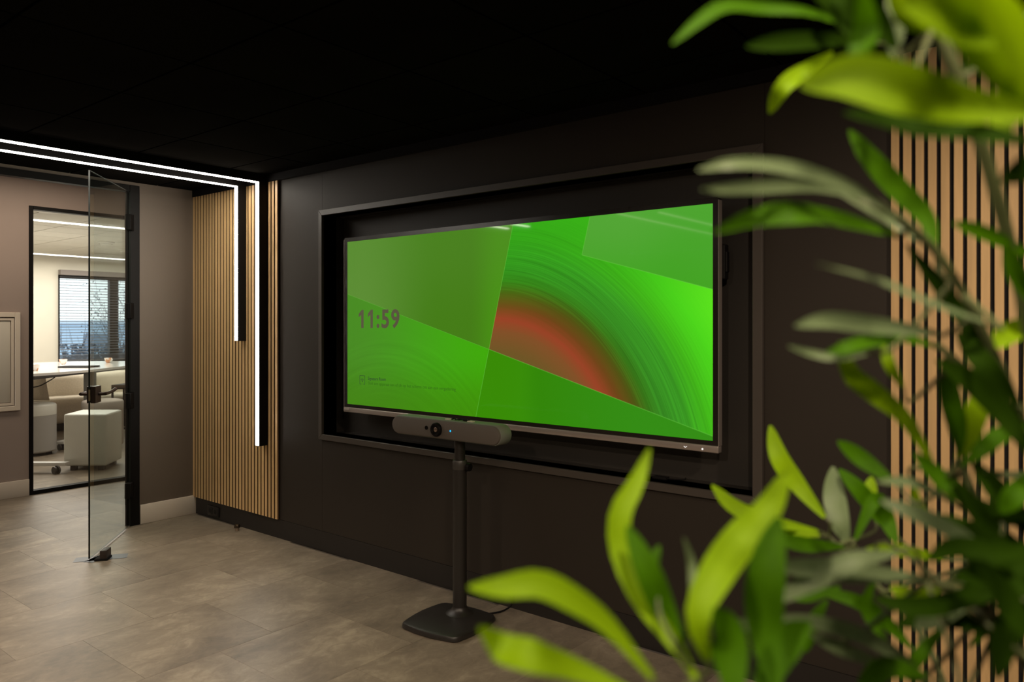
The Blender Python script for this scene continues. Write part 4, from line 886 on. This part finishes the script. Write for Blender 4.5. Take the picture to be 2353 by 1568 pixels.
TWIGS=[((5.392,-2.339,1.709),(5.401,-2.318,1.708),(5.447,-2.374,1.719)),((5.404,-2.317,1.699),(5.416,-2.295,1.702),(5.453,-2.369,1.704)),((5.542,-2.488,1.574),(5.562,-2.481,1.569),(5.542,-2.44,1.612)),((5.539,-2.455,1.563),(5.553,-2.45,1.559),(5.544,-2.423,1.591)),((5.443,-2.25,1.516),(5.448,-2.255,1.496),(5.465,-2.298,1.487)),((5.411,-2.373,1.554),(5.419,-2.366,1.552),(5.434,-2.358,1.537)),((5.431,-2.346,1.524),(5.433,-2.343,1.523),(5.44,-2.345,1.529)),((5.492,-2.335,1.452),(5.502,-2.319,1.447),(5.47,-2.288,1.476)),((5.45,-2.28,1.442),(5.454,-2.27,1.441),(5.478,-2.275,1.458)),((5.407,-2.344,1.426),(5.423,-2.315,1.431),(5.465,-2.298,1.487)),((5.433,-2.212,1.318),(5.441,-2.203,1.301),(5.448,-2.154,1.312)),((5.407,-2.208,1.388),(5.411,-2.192,1.373),(5.458,-2.236,1.415)),((5.525,-2.245,1.504),(5.53,-2.238,1.501),(5.505,-2.256,1.493)),((5.451,-2.171,1.321),(5.451,-2.167,1.316),(5.448,-2.154,1.312)),((5.443,-2.133,1.311),(5.44,-2.129,1.305),(5.448,-2.154,1.312)),((5.46,-2.224,1.319),(5.449,-2.215,1.308),(5.494,-2.2,1.351)),((5.541,-2.48,1.621),(5.548,-2.474,1.619),(5.54,-2.458,1.634)),((5.532,-2.444,1.586),(5.535,-2.438,1.581),(5.543,-2.429,1.598)),((5.538,-2.517,1.584),(5.545,-2.505,1.561),(5.54,-2.458,1.634)),((5.45,-2.461,1.691),(5.444,-2.489,1.705),(5.447,-2.374,1.719)),((5.406,-2.319,1.677),(5.405,-2.295,1.671),(5.461,-2.362,1.683)),((5.399,-2.379,1.73),(5.397,-2.393,1.738),(5.444,-2.376,1.726)),((5.431,-2.374,1.72),(5.43,-2.374,1.725),(5.444,-2.376,1.726)),((5.52,-2.3,1.682),(5.546,-2.303,1.686),(5.475,-2.346,1.644)),((5.474,-2.35,1.709),(5.476,-2.354,1.717),(5.456,-2.366,1.697)),((5.521,-2.197,1.456),(5.526,-2.187,1.459),(5.511,-2.225,1.442)),((5.527,-2.27,1.459),(5.529,-2.266,1.455),(5.542,-2.276,1.453)),((5.258,-1.957,1.186),(5.266,-1.958,1.178),(5.26,-1.946,1.157)),((5.245,-1.943,1.162),(5.248,-1.939,1.161),(5.26,-1.946,1.157)),((5.257,-1.975,1.165),(5.268,-1.975,1.166),(5.26,-1.946,1.157)),((5.279,-1.927,1.147),(5.281,-1.926,1.141),(5.276,-1.945,1.143)),((5.327,-1.889,1.163),(5.343,-1.887,1.143),(5.296,-1.943,1.124)),((5.382,-2.12,1.274),(5.406,-2.122,1.258),(5.452,-2.153,1.302)),((5.302,-1.889,1.186),(5.308,-1.902,1.164),(5.27,-1.945,1.148)),((5.3,-1.968,1.166),(5.296,-1.974,1.154),(5.276,-1.945,1.143)),((5.335,-2.5,1.198),(5.336,-2.498,1.191),(5.325,-2.498,1.181)),((5.329,-2.507,1.185),(5.332,-2.509,1.184),(5.325,-2.498,1.181)),((5.315,-2.548,1.196),(5.325,-2.541,1.182),(5.325,-2.498,1.181)),((5.313,-2.575,1.196),(5.33,-2.556,1.185),(5.325,-2.498,1.181)),((5.311,-2.477,1.173),(5.314,-2.477,1.167),(5.325,-2.488,1.164)),((5.283,-2.481,1.23),(5.294,-2.493,1.214),(5.325,-2.498,1.181)),((5.289,-2.434,1.196),(5.286,-2.433,1.171),(5.325,-2.488,1.164)),((5.376,-2.466,1.165),(5.382,-2.472,1.148),(5.325,-2.483,1.155)),((5.36,-2.507,1.175),(5.364,-2.511,1.163),(5.325,-2.498,1.181)),((5.363,-2.475,1.164),(5.362,-2.487,1.156),(5.325,-2.483,1.155)),((5.346,-2.298,1.158),(5.373,-2.269,1.149),(5.439,-2.264,1.218)),((5.433,-2.212,1.096),(5.448,-2.199,1.072),(5.484,-2.184,1.163)),((5.406,-2.229,1.116),(5.423,-2.203,1.103),(5.476,-2.206,1.18)),((5.437,-2.253,1.216),(5.439,-2.251,1.216),(5.442,-2.26,1.216)),((5.422,-2.303,1.249),(5.433,-2.288,1.251),(5.439,-2.264,1.218)),((5.295,-2.001,1.163),(5.305,-1.982,1.16),(5.276,-1.945,1.143)),((5.404,-1.982,1.163),(5.427,-1.952,1.153),(5.326,-1.941,1.094)),((5.372,-1.991,1.049),(5.385,-1.988,1.036),(5.37,-1.937,1.044)),((5.499,-2.267,1.23),(5.507,-2.256,1.217),(5.454,-2.246,1.208)),((5.45,-2.202,1.279),(5.457,-2.187,1.272),(5.458,-2.152,1.287)),((5.521,-2.188,1.277),(5.527,-2.178,1.277),(5.513,-2.159,1.292)),((5.523,-2.212,1.236),(5.537,-2.196,1.224),(5.468,-2.228,1.197)),((5.515,-2.277,1.239),(5.536,-2.264,1.249),(5.454,-2.246,1.208)),((5.522,-2.324,1.206),(5.54,-2.317,1.176),(5.445,-2.257,1.214)),((5.472,-2.236,1.202),(5.474,-2.233,1.203),(5.465,-2.232,1.199)),((5.426,-2.118,1.17),(5.437,-2.096,1.172),(5.498,-2.119,1.18)),((5.447,-2.31,1.15),(5.473,-2.32,1.156),(5.439,-2.264,1.218)),((5.508,-2.156,1.179),(5.517,-2.148,1.183),(5.495,-2.129,1.197)),((5.529,-2.217,1.227),(5.538,-2.195,1.222),(5.471,-2.221,1.191)),((5.53,-2.318,1.24),(5.567,-2.317,1.233),(5.442,-2.26,1.216)),((5.476,-2.237,1.28),(5.495,-2.251,1.269),(5.448,-2.253,1.212)),((5.519,-2.253,1.334),(5.529,-2.254,1.317),(5.504,-2.205,1.359)),((5.506,-2.241,1.38),(5.509,-2.238,1.375),(5.498,-2.224,1.386)),((5.43,-2.127,1.132),(5.439,-2.109,1.145),(5.495,-2.144,1.126)),((5.528,-2.285,1.272),(5.547,-2.254,1.273),(5.448,-2.253,1.212)),((5.365,-2.138,1.172),(5.377,-2.143,1.215),(5.484,-2.184,1.163)),((5.399,-2.114,1.277),(5.399,-2.129,1.296),(5.454,-2.153,1.297)),((5.544,-2.416,1.57),(5.546,-2.413,1.572),(5.544,-2.413,1.582)),((5.523,-2.212,1.216),(5.532,-2.198,1.204),(5.473,-2.213,1.186)),((5.526,-2.168,1.23),(5.531,-2.158,1.22),(5.516,-2.128,1.233)),((5.534,-2.242,1.26),(5.554,-2.221,1.271),(5.511,-2.167,1.303)),((5.526,-2.261,1.252),(5.535,-2.24,1.271),(5.459,-2.239,1.203)),((5.519,-2.208,1.32),(5.521,-2.199,1.323),(5.507,-2.19,1.336)),((5.5,-2.215,1.161),(5.508,-2.21,1.156),(5.478,-2.199,1.174)),((5.445,-2.412,1.657),(5.454,-2.402,1.641),(5.461,-2.362,1.683)),((5.447,-2.516,1.669),(5.448,-2.536,1.696),(5.537,-2.481,1.662)),((5.526,-2.456,1.64),(5.527,-2.458,1.645),(5.539,-2.464,1.641)),((5.375,-2.345,1.572),(5.356,-2.355,1.584),(5.434,-2.358,1.537)),((5.489,-2.205,1.396),(5.491,-2.2,1.391),(5.479,-2.22,1.385))]

pt=thing('potted_bamboo_plant','large leafy green plant close to the camera, in front of the right slatted panel','plant',(5.50,-2.06,0))
PO=Vector((5.50,-2.06,0))
bm=bmesh.new(); lathe(bm,[(0,0),(.15,0),(.16,.01),(.19,.46),(.195,.50),(.18,.50),(.172,.46),(.168,.44)],40); obj('pot',bm,mat('black planter',(.02,.02,.02),.5),pt,smooth=True)
bm=bmesh.new(); lathe(bm,[(.17,.445),(.1,.46),(0,.465)],24); obj('soil',bm,mat('soil',(.03,.02,.012),.95,bump=1,bscale=40),pt,smooth=True,kind='stuff')
def leaf_mat(name,c,c2,trans,rough,spec=.5):
    m=bpy.data.materials.new(name); m.use_nodes=True; nt=m.node_tree; b=nt.nodes['Principled BSDF']; nn=nt.nodes.new; lk=nt.links.new
    uv=nn('ShaderNodeUVMap'); sp=nn('ShaderNodeSeparateXYZ'); lk(uv.outputs[0],sp.inputs[0])
    w=nn('ShaderNodeTexWave'); w.bands_direction='X'; w.inputs['Scale'].default_value=3.2; w.inputs['Distortion'].default_value=1.; lk(uv.outputs[0],w.inputs[0])
    n=nn('ShaderNodeTexNoise'); n.inputs['Scale'].default_value=3; lk(uv.outputs[0],n.inputs[0])
    mm=nn('ShaderNodeMath'); mm.operation='MULTIPLY_ADD'; mm.inputs[1].default_value=.35; lk(w.outputs['Fac'],mm.inputs[0]); m2=nn('ShaderNodeMath'); m2.operation='MULTIPLY'; m2.inputs[1].default_value=.6; lk(n.outputs['Fac'],m2.inputs[0]); lk(m2.outputs[0],mm.inputs[2])
    mx=nn('ShaderNodeMix'); mx.data_type='RGBA'; lk(mm.outputs[0],mx.inputs[0]); mx.inputs[6].default_value=c; mx.inputs[7].default_value=c2
    lk(mx.outputs[2],b.inputs['Base Color']); b.inputs['Roughness'].default_value=rough; b.inputs['Specular IOR Level'].default_value=spec
    t=nn('ShaderNodeBsdfTranslucent'); lk(mx.outputs[2],t.inputs[0]); ms=nn('ShaderNodeMixShader'); ms.inputs[0].default_value=trans
    lk(b.outputs[0],ms.inputs[1]); lk(t.outputs[0],ms.inputs[2]); lk(ms.outputs[0],nt.nodes['Material Output'].inputs[0]); return m
LM={'l':leaf_mat('young lime leaf',(.19,.345,.0,1),(.29,.49,.001,1),.45,.6,.2),
    'g':leaf_mat('green leaf',(.034,.105,.0,1),(.075,.205,.0,1),.4,.6,.1),
    'd':leaf_mat('dark green leaf',(.010,.027,.001,1),(.020,.050,.001,1),.25,.7,.03),
    's':leaf_mat('grey green leaf underside',(.115,.165,.070,1),(.20,.265,.13,1),.3,.5,.3)}  # pale grey-green puts the gloss sheen of the leaves into the colour
def make_leaf(tone,w,P,nv):
    n=14; pts=spline(P,n); bm=bmesh.new(); uvl=bm.loops.layers.uv.new('UVMap'); nv=Vector(nv).normalized(); rows=[]
    for i,p in enumerate(pts):
        s=i/n; d=(pts[min(i+1,n)]-pts[max(i-1,0)]).normalized()
        side=d.cross(nv).normalized(); up=side.cross(d).normalized()
        pr=max(math.sin(math.pi*min(1,s*.92+.015)**.80),0)**.88
        hwid=max(w*.5*pr,.0009 if s<.5 else .0022)
        rows.append([bm.verts.new(p-PO+side*hwid*k+up*hwid*(.22*abs(k)**1.5-.0)) for k in (-1,-.5,0,.5,1)])
    for i in range(n):
        for k in range(4):
            f=bm.faces.new((rows[i][k],rows[i][k+1],rows[i+1][k+1],rows[i+1][k])); f.smooth=True
            for l,(a,b) in zip(f.loops,((i,k),(i,k+1),(i+1,k+1),(i+1,k))): l[uvl].uv=(b/4,a/n*2)
    me=bpy.data.meshes.new('leaf'); bm.to_mesh(me); bm.free(); me.materials.append(LM[tone])
    o=bpy.data.objects.new('leaf',me); COL.objects.link(o); o.parent=pt
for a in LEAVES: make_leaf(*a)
M_stem=mat('green brown cane',(.07,.085,.025),.6,noise=.2,nscale=20)
for r,P in BRANCHES:
    e=Vector(P[-1]); P=list(P)+[tuple((e*.35+(PO+Vector((0,0,.46)))*.65)),tuple(PO+Vector((random.uniform(-.05,.05),random.uniform(-.05,.05),.45)))]
    bm=bmesh.new(); tube(bm,[p-PO for p in spline(P,30)],r*.7,8,r); obj('stem',bm,M_stem,pt,smooth=True)
for a,b_,c in TWIGS:
    bm=bmesh.new(); tube(bm,[p-PO for p in spline([a,b_,c],8)],.0014,6,.0026); obj('twig',bm,M_stem,pt,smooth=True)
